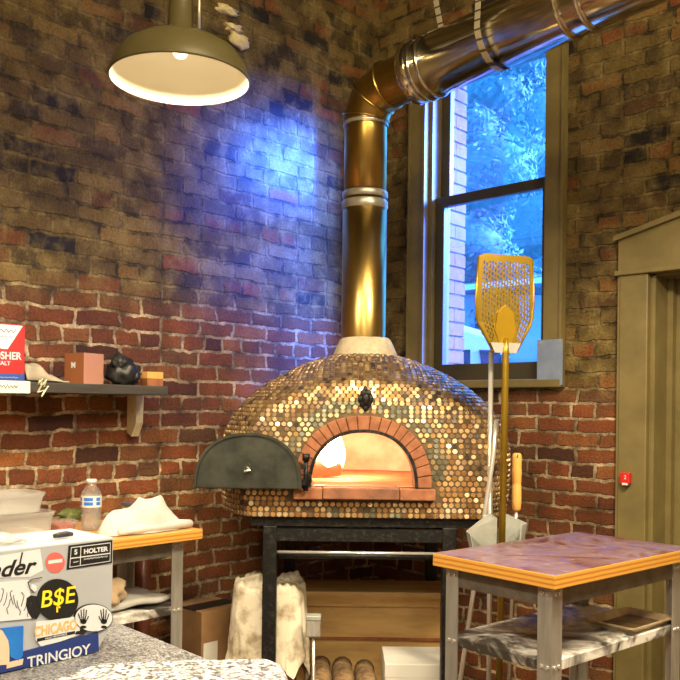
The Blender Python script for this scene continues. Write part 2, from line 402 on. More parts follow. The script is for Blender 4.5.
# window wall: brick pieces round the window opening and the door opening
WX0, WX1, WZ0, WZ1 = 0.335, 1.055, 1.50, 3.20
DX0, DX1, DZ1 = 1.530, 2.40, 2.00
mb = MB()
for a, b in (((0, 0, 0), (WX0, TH, RZ)), ((WX0, 0, 0), (WX1, TH, WZ0)), ((WX0, 0, WZ1), (WX1, TH, RZ)),
             ((WX1, 0, 0), (DX0, TH, RZ)), ((DX0, 0, DZ1), (DX1, TH, RZ)), ((DX1, 0, 0), (RX, TH, RZ))):
    mb.span(a, b)
struct('wall_right', mb, 'brick_r')
struct('wall_front', MB().span((-TH, RY-.2, 0), (RX+.2, RY, RZ)), 'wallplain')
struct('wall_side', MB().span((RX, RY, 0), (RX+.2, TH, RZ)), 'wallplain')

# window
win = D.objects.new('window_1', None); COL.objects.link(win); win['kind'] = 'structure'; win.location = (0, 0, 0)
mb = MB()
mb.span((0.243, -.03, 1.53), (0.352, 0, 3.2), .004); mb.span((1.04, -.03, 1.53), (1.142, 0, 3.2), .004)   # casings
mb.span((0.243, -.034, 3.17), (1.142, 0, 3.26), .004)
mb.span((0.335, -.042, 1.53), (0.352, -.03, 3.18)); mb.span((1.128, -.042, 1.53), (1.142, -.03, 3.2)); mb.span((.243, -.042, 1.53), (.256, -.03, 3.2))
mb.span((0.24, -.05, 1.505), (1.145, 0, 1.545), .006)
struct('window_casing', mb, 'olive', win)
mb = MB()
mb.span((WX0, 0, WZ0), (0.372, .16, WZ1)); mb.span((1.042, 0, WZ0), (WX1, .16, WZ1)); mb.span((WX0, 0, WZ0), (WX1, .16, 1.545)); mb.span((WX0, 0, 3.165), (WX1, .16, WZ1))
struct('window_jamb', mb, 'olive', win)
def sash(name, z0, z1, y, bot, top):
    mb = MB(); x0, x1, t = .372, 1.042, .036
    mb.span((x0, y, z0), (x0+.055, y+t, z1), .003); mb.span((x1-.046, y, z0), (x1, y+t, z1), .003)
    mb.span((x0+.05, y+.001, z0), (x1-.04, y+t-.001, z0+bot), .003); mb.span((x0+.05, y+.001, z1-top), (x1-.04, y+t-.001, z1), .003)
    s = struct(name, mb, 'olive_dark', win)
    struct('window_pane', MB().span((x0+.05, y+.015, z0+.01), (x1-.04, y+.018, z1-.01)), 'glass', s)
sash('window_sash', 1.545, 2.495, .030, .085, .05)
sash('window_sash', 2.455, 3.17, .075, .05, .06)
# painted outer brick reveal past the glass
mb = MB(); zz = 1.5; i = 0
while zz < 3.18:
    for y0, y1 in (((.163, .245), (.252, .345)) if i % 2 else ((.163, .345),)): mb.span((0.330, y0, zz), (0.3405, y1 + .006*(i % 2), min(zz+.066, 3.2)), .003)
    zz += .075; i += 1
struct('trim_1', mb, 'extbrick')

# door
door = D.objects.new('door_1', None); COL.objects.link(door); door['kind'] = 'structure'
mb = MB()
mb.span((1.412, -.035, 0), (1.537, 0, 1.985), .005); mb.span((1.400, -.03, 0), (1.418, 0, 1.985), .003)
mb.span((2.393, -.035, 0), (2.52, 0, 1.985), .005)
struct('door_casing', mb, 'olive', door)
mb = MB(); F = lambda u, v, d: Vector((u, d, v))
mb.prism([(1.405, 2.0), (2.527, 2.0), (2.527, 2.135), (1.966, 2.27), (1.405, 2.135)], F, -.035, 0)
mb.prism([(1.392, 2.13), (1.966, 2.268), (2.54, 2.13), (2.54, 2.152), (1.966, 2.292), (1.392, 2.152)], F, -.06, 0)
mb.span((1.392, -.05, 1.982), (2.54, 0, 2.004), .004)
struct('door_pediment', mb, 'olive', door)
mb = MB(); mb.span((1.530, 0, 0), (1.556, .30, 2.0)); mb.span((2.374, 0, 0), (2.40, .30, 2.0)); mb.span((1.53, 0, 1.975), (2.4, .30, 2.0))
mb.span((1.556, .125, 0), (1.58, .16, 1.975))
struct('door_jamb', mb, 'olive', door)
mb = MB(); mb.span((1.556, .165, 0.005), (2.374, .205, 1.972))
for x0, x1, z0, z1 in ((1.66, 1.93, 1.15, 1.84), (2.0, 2.27, 1.15, 1.84), (1.66, 1.93, .2, 1.0), (2.0, 2.27, .2, 1.0)):
    mb.span((x0, .158, z0), (x1, .17, z1), .006)
struct('door_panel', mb, 'olive', door)

# ---------------------------------------------------------------- outside the window
struct('ground', MB().span((-14, TH, -.3), (8, 22, -.05)), 'grass')
def tree(loc, h, r, seed, m, label, nl=9000, leaf=.085):
    t = thing('tree', label, 'tree', loc, 0, 'trees outside the window')
    rnd = random.Random(seed)
    MB().tube([(0, 0, 0), (.05, .03, h*.35), (0, 0, h*.8)], [.18, .13, .05], 8).build('trunk', 'bark', t)
    mb = MB(); cl = [(Vector((rnd.gauss(0, .42)*r, rnd.gauss(0, .35)*r, h*(.30+.62*rnd.random()))), r*(.38+.3*rnd.random())) for _ in range(16)]
    for c, q in cl: mb.blob(c, q*.86, rnd.random()*9, .35, (1, 1, .85), 2)
    for _ in range(nl):
        c, q = rnd.choice(cl); n = Vector((rnd.gauss(0, 1), rnd.gauss(0, 1), rnd.gauss(0, 1))).normalized()
        p = c + Vector((n.x*q, n.y*q, n.z*q*.85)); a = n.orthogonal().normalized(); a.rotate(Matrix.Rotation(rnd.random()*6.3, 3, n))
        b = n.cross(a); s = leaf*(.6+.8*rnd.random()); tl = Vector((rnd.gauss(0, .5), rnd.gauss(0, .5), rnd.gauss(0, .5)))*s
        mb.face([mb.bm.verts.new(x) for x in (p-a*s, p-b*s*.5+tl*.5, p+a*s+tl, p+b*s*.5)])
    mb.build('foliage', m, t, normals=False)
for (px, d, h, r, sd, m, lb) in ((462, 15.0, 8.6, 1.5, 1, 'foliage', 'tall leafy tree seen at the left of the window panes'),
                              (556, 18.5, 10.4, 1.6, 2, 'foliage', 'tall leafy tree seen at the right of the upper window pane'),
                              (500, 29.0, 17.0, 4.6, 3, 'foliage2', 'darker tree farthest back behind the two tall trees outside')):
    p = at(px, 400, d); tree((p.x, p.y, -.06), h, r, sd, m, lb, 20000, .055)
p = at(470, 400, 8.6); tree((p.x, p.y, -.06), 2.75, .42, 9, 'foliage', 'small round bush tree in front of the house outside', 1500, .06)
# low house
hc = at(527, 400, 9.6)
hs = thing('house', 'low pale house with a white roof edge outside the window', 'house', (hc.x, hc.y, -.05), HEAD)
MB().span((-.85, 0, 0), (1.6, 2.2, 2.75)).build('wall', 'housewall', hs)
F = lambda u, v, d: Vector((u, d, v))
MB().prism([(-1.05, 2.72), (1.8, 3.02), (1.8, 3.10), (-1.05, 2.80)], F, -.3, 2.4).build('roof', 'roofing', hs)
MB().prism([(-1.06, 2.72), (1.8, 3.03), (1.8, 3.09), (-1.06, 2.78)], F, -.33, -.3).build('fascia', 'eave', hs)
MB().span((.35, -.03, 1.3), (.95, .01, 2.2)).build('window', 'carglass', hs)
# parked van
vc = at(463, 400, 6.8)
van = thing('van', 'white parked van seen through the lowest part of the window', 'van', (vc.x, vc.y, -.05), HEAD+.1)
F = lambda u, v, d: Vector((u, d, v))
MB().prism([(-1.3, .35), (.42, .35), (.42, 1.0), (.30, 1.25), (.16, 2.02), (-.1, 2.09), (-1.3, 2.09)], F, -.4, .9).build('body', 'carpaint', van, .05)
MB().prism([(.10, 1.35), (.285, 1.35), (.175, 1.9), (.02, 1.9)], F, -.41, -.39).build('side_window', 'carglass', van)
MB().span((-1.1, -.41, 1.45), (-.05, -.39, 1.9)).build('side_window', 'carglass', van)
for x in (-.95, .12):
    MB().tube([(x, -.42, .32), (x, -.2, .32)], .32, 20).build('wheel', 'blackp', van)

# ---------------------------------------------------------------- pizza oven
OV = at(364.5, 408, 3.62); OV.z = 0
oven = thing('pizza_oven', 'domed wood-fired pizza oven clad in round copper tiles on a black iron stand', 'pizza oven', OV, HEAD)
ZB, HZ = 0.992, 1.106                         # underside and hearth height
PROF = [(.582, ZB), (.592, 1.08), (.597, 1.18), (.592, 1.25), (.574, 1.31), (.536, 1.38), (.482, 1.44), (.415, 1.495), (.335, 1.543), (.25, 1.583), (.16, 1.614), (.118, 1.626)]
def prof(t):                                   # by arc length, Catmull-Rom smoothed
    n = len(PROF)-1; x = t*n; i = min(int(x), n-1); f = x-i
    P = [Vector(PROF[max(0, min(n, i+k))]) for k in (-1, 0, 1, 2)]
    return 0.5*((2*P[1]) + (-P[0]+P[2])*f + (2*P[0]-5*P[1]+4*P[2]-P[3])*f*f + (-P[0]+3*P[1]-3*P[2]+P[3])*f**3)
def fplane(z): return .452 - .02*(z-1.0) - .16*max(0, z-1.2)**1.3
def smin(a, b, k):
    h = max(0, min(1, .5+.5*(b-a)/k)); return b*(1-h)+a*h - k*h*(1-h)
def dome_pt(th, t, off=0.0):                   # th = 0 at the front, growing to the right
    r, z = prof(t); r += off
    c, s = math.cos(th), math.sin(th)
    if c > 0:
        w = min(1, r/.5); p = 2+.55*w
        k = (abs(c)**p+abs(s)**p)**(-1/p)
    else: k = 1
    u = r*k*c; x = r*k*s
    if u > 0: u = smin(u, fplane(z)+off, .014)
    return Vector((x, -u, z + off*.6*t))
AW, AH, AC = .203, .214, -.016                # opening half width, height, centre
def arch(hw, h, n=40, z0=HZ, e=2.25):
    pts = []
    for i in range(n+1):
        a = PI*i/n; c, s = math.cos(a), math.sin(a)
        pts.append((AC + hw*(abs(c)**(2/e))*(1 if c > 0 else -1), z0 + h*abs(s)**(2/e)))
    return pts
def in_arch(x, z, hw, h, e=2.25): return z >= HZ-.002 and (abs((x-AC)/hw)**e + abs((z-HZ)/h)**e) < 1
RW = .052                                     # brick ring width
FY = lambda u, v, d: Vector((u, d, v))
mb = MB()
mb.grid(lambda a, b: dome_pt(a*2*PI, b), 220, 70, True, keep=lambda c: not (c.y < -.2 and in_arch(c.x, c.z, AW+.03, AH+.03)))
mb.build('dome', 'grout', oven)
# tiles: one disc per tile, rows by arc length, random tints
ts = [i/400 for i in range(401)]; cum = [0]
for i in range(400): cum.append(cum[-1] + (prof(ts[i+1])-prof(ts[i])).length)
SP = .0232; RT = .0103; nrow = int(cum[-1]/(SP*.868))
bm = bmesh.new(); cl = bm.loops.layers.color.new('tint'); rt = random.Random(3)
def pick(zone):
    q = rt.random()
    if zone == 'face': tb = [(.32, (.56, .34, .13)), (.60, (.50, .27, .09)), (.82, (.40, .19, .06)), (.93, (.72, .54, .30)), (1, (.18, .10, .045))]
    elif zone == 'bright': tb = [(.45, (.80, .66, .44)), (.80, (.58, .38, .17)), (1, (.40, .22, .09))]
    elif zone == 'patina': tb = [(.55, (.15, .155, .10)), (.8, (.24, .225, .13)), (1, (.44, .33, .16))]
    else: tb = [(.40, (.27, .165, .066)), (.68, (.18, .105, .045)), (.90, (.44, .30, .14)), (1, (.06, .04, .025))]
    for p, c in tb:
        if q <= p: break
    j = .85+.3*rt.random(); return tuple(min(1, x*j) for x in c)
ci = 0
for row in range(nrow+1):
    target = (row+.45)*SP*.868
    if target > cum[-1]: break
    while cum[ci+1] < target: ci += 1
    t = ts[ci] + (target-cum[ci])/(cum[ci+1]-cum[ci])/400
    K = 720; ring = [dome_pt(PI + 2*PI*k/K, t) for k in range(K+1)]
    ln = [0]
    for k in range(K): ln.append(ln[-1]+(ring[k+1]-ring[k]).length)
    cnt = max(6, int(ln[-1]/SP)); k = 0
    for q in range(cnt):
        s = (q + (.5 if row % 2 else 0))*ln[-1]/cnt
        while k < K-1 and ln[k+1] < s: k += 1
        th = PI + 2*PI*(k + (s-ln[k])/max(1e-9, ln[k+1]-ln[k]))/K
        p = dome_pt(th, t)
        front = p.y < -.30
        if front and in_arch(p.x, p.z, AW+RW+.008, AH+RW+.008): continue
        if front and abs(p.x-AC) < AW+RW+.03 and HZ-.05 < p.z < HZ+.012: continue
        if p.y > .25: continue                # turned to the room corner
        e = .004
        a = dome_pt(th+e, t)-dome_pt(th-e, t); b = dome_pt(th, min(1, t+e))-dome_pt(th, max(0, t-e))
        a.normalize(); n = a.cross(b).normalized(); b = n.cross(a)
        if n.dot(Vector((p.x, p.y, .3))) < 0: n = -n
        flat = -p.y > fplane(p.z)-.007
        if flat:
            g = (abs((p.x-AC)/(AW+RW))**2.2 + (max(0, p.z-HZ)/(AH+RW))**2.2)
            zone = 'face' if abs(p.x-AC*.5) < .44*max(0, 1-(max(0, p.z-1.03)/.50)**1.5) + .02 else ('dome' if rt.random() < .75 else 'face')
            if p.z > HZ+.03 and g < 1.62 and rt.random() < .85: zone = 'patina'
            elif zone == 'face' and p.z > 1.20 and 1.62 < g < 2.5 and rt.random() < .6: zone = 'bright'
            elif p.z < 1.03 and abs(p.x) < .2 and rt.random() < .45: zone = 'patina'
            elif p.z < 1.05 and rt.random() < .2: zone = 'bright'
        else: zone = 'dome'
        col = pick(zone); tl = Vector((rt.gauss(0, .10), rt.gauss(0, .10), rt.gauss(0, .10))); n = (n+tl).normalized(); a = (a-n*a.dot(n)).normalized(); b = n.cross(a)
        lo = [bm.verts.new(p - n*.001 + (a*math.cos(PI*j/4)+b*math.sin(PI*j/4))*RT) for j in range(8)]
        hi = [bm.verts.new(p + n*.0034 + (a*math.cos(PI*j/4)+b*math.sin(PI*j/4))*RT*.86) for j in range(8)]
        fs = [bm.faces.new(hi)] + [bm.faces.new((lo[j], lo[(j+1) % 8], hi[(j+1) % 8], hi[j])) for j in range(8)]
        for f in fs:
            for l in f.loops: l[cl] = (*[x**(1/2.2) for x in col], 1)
me = D.meshes.new('penny_tiles'); bm.to_mesh(me); bm.free(); me.materials.append(M['penny'])
o = D.objects.new('penny_tiles', me); COL.objects.link(o); o.parent = oven
# brick arch, ledge, iron arch frame, emblem, collar
mb = MB(); nb = 21; ou = arch(AW+RW, AH+RW, nb*4); inn = arch(AW, AH, nb*4)
for i in range(nb):
    a, b = i*4, i*4+4
    cut = lambda pl: [Vector(pl[a]).lerp(Vector(pl[a+1]), .10)] + [Vector(x) for x in pl[a+1:b]] + [Vector(pl[b]).lerp(Vector(pl[b-1]), .10)]
    mb.ringprism(cut(ou), cut(inn), FY, -.472 - .004*(i % 2), -.36, closed=False)
mb.build('brick_arch', 'firebrick', oven, .003)
mb = MB()
mb.ringprism(arch(AW+RW-.003, AH+RW-.003), arch(AW+.002, AH+.002), FY, -.462, -.34, closed=False)
mb.build('arch_mortar', 'grout', oven)
for x0, x1 in ((-.272, -.165), (.120, .252)): MB().span((x0, -.495, HZ-.044), (x1, -.36, HZ-.002), .004).build('ledge_brick', 'firebrick', oven)
MB().span((-.163, -.500, HZ-.042), (.118, -.36, HZ), .004).build('hearth_sill', mat('scorched_brick', (.16, .07, .04), (.30, .12, .06), .8, scale=16, bmp=.3), oven)
mb = MB(); mb.ringprism(arch(AW+.001, AH+.001), arch(AW-.011, AH-.011), FY, -.478, -.352, closed=False)
mb.build('arch_frame', 'black', oven)
mb = MB(); ey = -fplane(1.432)-.012
for k in range(7):
    a = PI*(.02 + k*.327); mb.blob((.012+.016*math.cos(a)-.02, ey, 1.435+.022*math.sin(a)), .014, k, .3, (1, .55, 1.3), 2)
mb.blob((-.008, ey-.006, 1.435), .016, 11, .3, (1, .7, 1.4), 2); mb.blob((-.008, ey, 1.402), .010, 13, .3, (1.2, .6, 1.2), 2); mb.blob((-.010, ey, 1.470), .009, 14, .3, (1, .7, 1.5), 2)
mb.build('emblem', 'black', oven)
mb = MB().lathe([(.140, 1.600), (.136, 1.628), (.122, 1.662), (.108, 1.690), (.098, 1.698), (.06, 1.70)], n=48)
mb.build('flue_collar', 'cement', oven)
# inside: tunnel, vault, hearth floor
mb = MB()
ins = arch(AW+.003, AH+.003, 40)
a = [[mb.bm.verts.new(FY(u, v, y)) for u, v in ins] for y in (-.36, -.30)]
for i in range(40): mb.face([a[0][i], a[0][i+1], a[1][i+1], a[1][i]])
CR, CH, CY = .40, .34, .03
mb.grid(lambda u, v: Vector((CR*math.cos(2*PI*u)*math.cos(v*PI/2), CY+CR*math.sin(2*PI*u)*math.cos(v*PI/2), HZ+.001+CH*math.sin(v*PI/2)**.9)), 120, 40, True,
        keep=lambda c: not (c.y < -.2 and in_arch(c.x, c.z, AW+.004, AH+.004)))
mb.build('vault', 'chamber', oven)
mb = MB().lathe([(.0005, HZ-.001), (.405, HZ-.001), (.405, HZ-.03)], (0, CY, 0), 64); mb.span((-.2, -.40, HZ-.03), (.19, -.2, HZ-.0015))
mb.build('hearth_floor', mat('hearth_tile', (.50, .24, .12), (.66, .36, .20), .7, scale=8), oven)
# door, swung right round to the left
dp = [(-(.436)+.196*abs(math.cos(PI*i/40))**.92*(1 if i < 20 else -1), HZ-.004+.204*abs(math.sin(PI*i/40))**.78) for i in range(41)]
odr = MB().prism(dp, FY, -.530, -.512).build('door', 'door', oven, .004)
dp2 = [((u+.436)*.955-.436, (v-HZ+.004)*.955+HZ-.004) for u, v in dp]
MB().ringprism(dp, dp2, FY, -.537, -.529, closed=False).build('rim', 'door', odr)
MB().tube([(-.437, -.532, HZ+.075), (-.437, -.548, HZ+.075)], .014, 16).build('knob', 'door', odr)
MB().tube([(-.437, -.549, HZ+.075), (-.425, -.56, HZ+.066), (-.447, -.56, HZ+.062)], .005, 8).build('latch', 'bright', odr)
mb = MB()
mb.tube([(-.226, -.512, HZ-.01), (-.226, -.512, HZ+.10)], .009, 12); mb.tube([(-.226, -.512, HZ+.10), (-.226, -.512, HZ+.125)], .014, 12)
mb.span((-.245, -.525, HZ+.012), (-.226, -.505, HZ+.03)); mb.span((-.245, -.525, HZ+.07), (-.226, -.505, HZ+.088)); mb.span((-.226, -.51, HZ+.03), (-.205, -.47, HZ+.05))
mb.build('hinge', 'black', odr)
# iron stand
mb = MB()
hx = [(-.43, -.43), (.43, -.43), (.52, -.1), (.44, .33), (.2, .48), (-.2, .48), (-.44, .33), (-.52, -.1)]
mb.prism(hx, lambda u, v, d: Vector((u, v, d)), .955, ZB+.003)
mb.build('base_plate', 'black', oven)
mb = MB()
for a, b in (((-.36, -.43), (.31, -.43)), ((-.36, -.43), (-.33, .36)), ((.31, -.43), (.33, .36)), ((-.33, .36), (.33, .36))):
    mb.tube([(a[0], a[1], .925), (b[0], b[1], .925)], .032, 4, smooth=False)
mb.build('stand_frame', 'black', oven)
for x, y in ((-.36, -.43), (.31, -.43), (-.33, .36), (.33, .36)):
    mb = MB().span((x-.026, y-.026, 0), (x+.026, y+.026, .957), .003); mb.span((x-.045, y-.045, 0), (x+.045, y+.045, .012))
    mb.build('leg', 'black', oven)
MB().tube([(-.335, -.43, .845), (.285, -.43, .845)], .011, 12).build('crossbar', 'black', oven)
MB().tube([(-.335, -.437, .858), (.285, -.437, .858)], .006, 10).build('tool_rail', 'bright', oven)

# fire inside the oven
def in_oven(x, y, z=0): return Matrix.Translation(OV) @ Matrix.Rotation(HEAD, 4, 'Z') @ Vector((x, y, z))
def loc_mesh(mb, name, m, lx, ly, lz, rz=0, **kw):
    o = mb.build(name, m, **kw); o.location = in_oven(lx, ly, lz); o.rotation_euler = (0, 0, HEAD+rz); return o
for i, (x, y, z, rz, lb) in enumerate(((-.20, -.02, .035, .25, 'burning log lying lowest in the oven fire'), (-.235, .08, .034, -.3, 'burning log at the back of the oven fire'), (-.205, .035, .095, .9, 'burning log lying crosswise on top of the oven fire'))):
    mb = MB().tube([(-.10, 0, 0), (-.03, .004, .002), (.05, -.003, 0), (.10, 0, 0)], [.031, .034, .033, .030], 10)
    tag(loc_mesh(mb, 'burning_log', 'ember', x, y, HZ+z, rz), lb, 'log', 'logs burning in the oven')
fl = thing('flame', 'bright yellow-white flames rising from logs at left inside the oven', 'fire', in_oven(-.20, .03, HZ+.03), HEAD)
rf = random.Random(5)
for k in range(11):
    x, y, h, r = rf.uniform(-.06, .11), rf.uniform(-.07, .07), rf.uniform(.09, .21), rf.uniform(.018, .030)
    pts = [(x + .02*math.sin(3*t+k)*t, y, .01+h*t) for t in (0, .2, .4, .6, .8, 1)]
    MB().tube(pts, [r*.6, r, r*.95, r*.65, r*.3, .001], 10).build('flame_tongue', 'flame', fl)
fire = light('fire_light', 'POINT', in_oven(-.13, -.02, HZ+.15), 13, (1.0, .54, .33), shadow_soft_size=.06)

# ---------------------------------------------------------------- flue pipe
fl = thing('flue_pipe', 'brass-coloured flue rising from the oven and turning right across the window', 'pipe', (OV.x-.006, OV.y-.006, 1.70))
Z0 = 1.70
VR = .0945
def fp(s, z): return Vector((s, 0, z-Z0))       # pipe plane: world X and height
MB().lathe([(VR*.98, -.012), (VR, .02), (VR, 2.262-Z0), (.0005, 2.262-Z0)], n=40).build('lower_pipe', 'brass', fl)
MB().lathe([(.0005, 2.262-Z0), (VR-.004, 2.262-Z0), (VR-.004, 2.60-Z0)], n=40).build('upper_pipe', 'brass', fl)
for z, r, h in ((2.262, VR+.004, .018), (2.305, VR+.003, .014), (2.605, VR+.002, .010)):
    MB().lathe([(r-.004, z-h-Z0), (r, z-h*.7-Z0), (r, z+h*.7-Z0), (r-.004, z+h-Z0)], n=40).build('joint_ring', 'steel', fl)
RISE = .096
ctr = [(0, 2.595), (0, 2.635), (.040, 2.712), (.125, 2.745), (.285, 2.757)]
def gore(a, b, ta, tb, r0, r1):                # mitred pipe piece between two tilted cuts
    mb = MB(); n = 36; rg = []
    for p, tn, r in ((a, ta, r0), (b, tb, r1)):
        ax = (b-a).normalized(); sd = Vector((0, 1, 0)); up = ax.cross(sd).normalized(); row = []
        for j in range(n):
            q = p + (sd*math.cos(2*PI*j/n) + up*math.sin(2*PI*j/n))*r
            q = q - ax*((q-p).dot(tn)/ax.dot(tn)); row.append(mb.bm.verts.new(q))
        rg.append(row)
    for j in range(n):
        f = mb.face([rg[0][j], rg[0][(j+1) % n], rg[1][(j+1) % n], rg[1][j]])
        if f: f.smooth = True
    return mb
cp = [fp(*c) for c in ctr]
tang = []
for i in range(len(cp)):
    u = (cp[i]-cp[i-1]).normalized() if i else None; v = (cp[i+1]-cp[i]).normalized() if i < len(cp)-1 else None
    tang.append(((u or v)+(v or u)).normalized())
for i in range(len(cp)-1):
    gore(cp[i], cp[i+1], tang[i], tang[i+1], VR+.001, VR+.002).build('elbow', 'brass', fl)
for i in (1, 2, 3):
    d = tang[i]; MB().tube([cp[i]-d*.004, cp[i]-d*.003, cp[i]+d*.003, cp[i]+d*.004], [VR-.004, VR+.012 if i == 2 else VR+.009, VR+.012 if i == 2 else VR+.009, VR-.004], 36, caps=False).build('seam', 'brass', fl)
HR = .118; dv = Vector((1, 0, RISE)).normalized(); st = cp[-1]
def along(s): return st + dv*s
MB().tube([along(-.035), along(-.032), along(2.4)], [VR, HR, HR], 48).build('insulated_pipe', 'chrome', fl)
for s in (.03, .07, .66, .735):
    MB().tube([along(s-.007), along(s-.005), along(s+.005), along(s+.007)], [HR, HR+.008, HR+.008, HR], 48, caps=False).build('clamp_band', 'chrome', fl)
MB().tube([along(-.036), along(-.03), along(.012), along(.014)], [HR*.97, HR+.003, HR+.003, HR*.98], 48, caps=False).build('end_collar', 'chrome', fl)
# perforated hanger straps
def strap(s, lean):
    mb = MB(); w = .012; c = along(s); pts = []
    side = Vector((0, 1, 0)); up = dv.cross(side); up = -up if up.z < 0 else up
    for k in range(25):
        a = PI*k/24; pts.append(c - side*(math.cos(a)*(HR+.004)) - up*(math.sin(a)*(HR+.004)))
    top0 = Vector((c.x+lean, pts[0].y+.09, RZ-Z0)); top1 = Vector((c.x+lean, pts[-1].y-.09, RZ-Z0))
    pts = [top0] + pts + [top1]
    prev = None
    for i, p in enumerate(pts):
        a = mb.bm.verts.new(p - dv*w); b = mb.bm.verts.new(p + dv*w)
        if prev: mb.face([prev[0], prev[1], b, a])
        prev = (a, b)
    m = M.get('strap')
    if not m:
        m, nt, bs = newmat('perforated_strap'); bs.inputs['Metallic'].default_value = .4; bs.inputs['Roughness'].default_value = .5
        v = coords(nt); vo = N(nt, 'ShaderNodeTexWave'); vo.bands_direction = 'Z'; vo.inputs['Scale'].default_value = 9; L(nt, v, vo.inputs['Vector'])
        L(nt, ramp(nt, vo.outputs['Fac'], [(.06, (.08, .07, .05)), (.14, (.55, .50, .38))]), bs.inputs['Base Color']); M['strap'] = m
    o = mb.build('hanger_strap', 'strap', fl); sd = o.modifiers.new('solid', 'SOLIDIFY'); sd.thickness = .002
strap(.36, 0.0)
c_ = along(.11); tp_ = c_ + Vector((0, 0, HR+.004)); mb = MB()
e_ = Vector((tp_.x-.34, tp_.y+.02, RZ-Z0))
q_ = [mb.bm.verts.new(v) for v in (tp_-Vector((.012, 0, 0)), tp_+Vector((.012, 0, 0)), e_+Vector((.012, 0, 0)), e_-Vector((.012, 0, 0)))]
mb.face(q_); o = mb.build('hanger_strap', 'strap', fl); sd = o.modifiers.new('solid', 'SOLIDIFY'); sd.thickness = .002
MB().span((c_.x-.05, c_.y-.03, c_.z+HR-.004), (c_.x+.09, c_.y+.03, c_.z+HR+.006), .002).build('strap_plate', 'steel', fl)

# ---------------------------------------------------------------- pendant lamp
pc = at(180, 80, 2.45)
lamp = thing('pendant_lamp', 'olive enamel pendant lamp with a cream inside hanging before the brick wall', 'lamp', (pc.x, pc.y, pc.z))
LR = .2
prf = [(LR, 0), (LR*.985, .016), (LR*.93, .045), (LR*.82, .078), (LR*.62, .103), (LR*.40, .118), (LR*.2, .124)]
MB().lathe(prf, n=64).build('shade', 'shade', lamp)
MB().lathe([(r*.985, z-.003) for r, z in prf], n=64).build('shade_lining', 'shade_in', lamp)
MB().lathe([(LR-.002, -.003), (LR+.002, -.001), (LR+.002, .003), (LR-.002, .004)], n=64).build('shade_rim', 'shade', lamp)
MB().lathe([(.0005, .12), (.042, .12), (.042, .138), (.036, .142), (.034, .26), (.034, .3), (.034, RZ-pc.z), (.0005, RZ-pc.z)], n=32).build('stem', 'shade', lamp)
MB().lathe([(.040, .124), (.045, .127), (.045, .133), (.040, .136)], n=32).build('neck_ring', 'steel', lamp)
MB().tube([(.062, .02, .112), (.060, .02, .2), (.052, .018, .6), (.05, .018, RZ-pc.z)], .005, 8).build('cable', 'steel', lamp)
MB().lathe([(.0005, .062), (.016, .066), (.024, .08), (.024, .092), (.018, .106), (.016, .118)], n=24).build('bulb', 'bulb', lamp)
light('lamp_light', 'AREA', (pc.x, pc.y, pc.z+.028), 9, WARM, shape='DISK', size=.1)
light('lamp_inner_light', 'POINT', (pc.x, pc.y, pc.z+.052), .22, (1, .9, .72), shadow_soft_size=.06)
# broken plaster stuck to the brick behind the lamp
c = on_x(238, 42, 0.0)
mb = MB()
mb.blob((c.x+.005, c.y, c.z), .055, 3, .7, (.5, 1, .55), 3, 2.2); mb.blob((c.x+.005, c.y-.03, c.z+.05), .045, 5, .8, (.5, 1.1, .4), 3, 2.2); mb.blob((c.x, c.y-.07, c.z+.12), .05, 8, .8, (.5, 1.2, .4), 3, 2.2)
tag(mb.build('plaster_lump', 'plaster'), 'broken pale plaster lump on the brick behind the lamp shade', 'plaster')

RT0 = CROT.to_3x3() @ Vector((1, 0, 0))
# ---------------------------------------------------------------- steel work tables
FZ = lambda u, v, d: Vector((u, v, d))
def table(name, label, x0, x1, y0, y1, top, thick, topm, shz, inset=.045, rz=0):
    t = thing(name, label, 'table', ((x0+x1)/2, (y0+y1)/2, 0), rz)
    hx, hy = (x1-x0)/2, (y1-y0)/2
    mb = MB().span((-hx, -hy, top-thick), (hx, hy, top), .003)
    for f in mb.bm.faces: f.material_index = 0 if f.normal.z > .5 else 1
    mb.bm.normal_update()
    for f in mb.bm.faces: f.material_index = 0 if f.normal.z > .5 else 1
    mb.build('tabletop', topm, t)
    lx, ly, w, g = hx-inset, hy-inset, .048, .004
    for sx in (-1, 1):
        for sy in (-1, 1):
            mb = MB(); X, Y = sx*lx, sy*ly
            mb.prism([(X, Y), (X-sx*w, Y), (X-sx*w, Y-sy*g), (X-sx*g, Y-sy*g), (X-sx*g, Y-sy*w), (X, Y-sy*w)], FZ, 0, top-thick)
            lg = mb.build('leg', 'steel', t)
            for z in (top-thick-.022, shz-.015):
                for o in (.014, .034):
                    MB().tube([(X-sx*o, Y, z), (X-sx*o, Y+sy*.004, z)], .006, 8).build('bolt', 'bright', lg); MB().tube([(X, Y-sy*o, z), (X+sx*.004, Y-sy*o, z)], .006, 8).build('bolt', 'bright', lg)
    for sy in (-1, 1): MB().span((-lx+.004, sy*(ly-.006)-.002, top-thick-.058), (lx-.004, sy*(ly-.006)+.002, top-thick)).build('apron_rail', 'steel_dark', t)
    for sx in (-1, 1): MB().span((sx*(lx-.006)-.002, -ly+.004, top-thick-.058), (sx*(lx-.006)+.002, ly-.004, top-thick)).build('apron_rail', 'steel_dark', t)
    mb = MB().span((-lx+.005, -ly+.005, shz-.03), (lx-.005, ly-.005, shz), .002)
    mb.build('undershelf', 'floury', t)
    return t
TT = .955
c = [on_z(*q, TT) for q in ((436, 553), (552, 577), (682, 548), (567, 530))]
cm = sum(c, Vector())/4 + Vector((RT0.x, RT0.y, 0))*.018; PRZ = math.radians(-6)
rx0, rx1, ry0, ry1 = cm.x-.225, cm.x+.225, cm.y-.385, cm.y+.385
table('prep_table', 'steel-legged prep table with a stained purple-brown plywood top beside the oven', rx0, rx1, ry0, ry1, TT, .040, ['stained', 'plyedge'], .705, .03, PRZ)
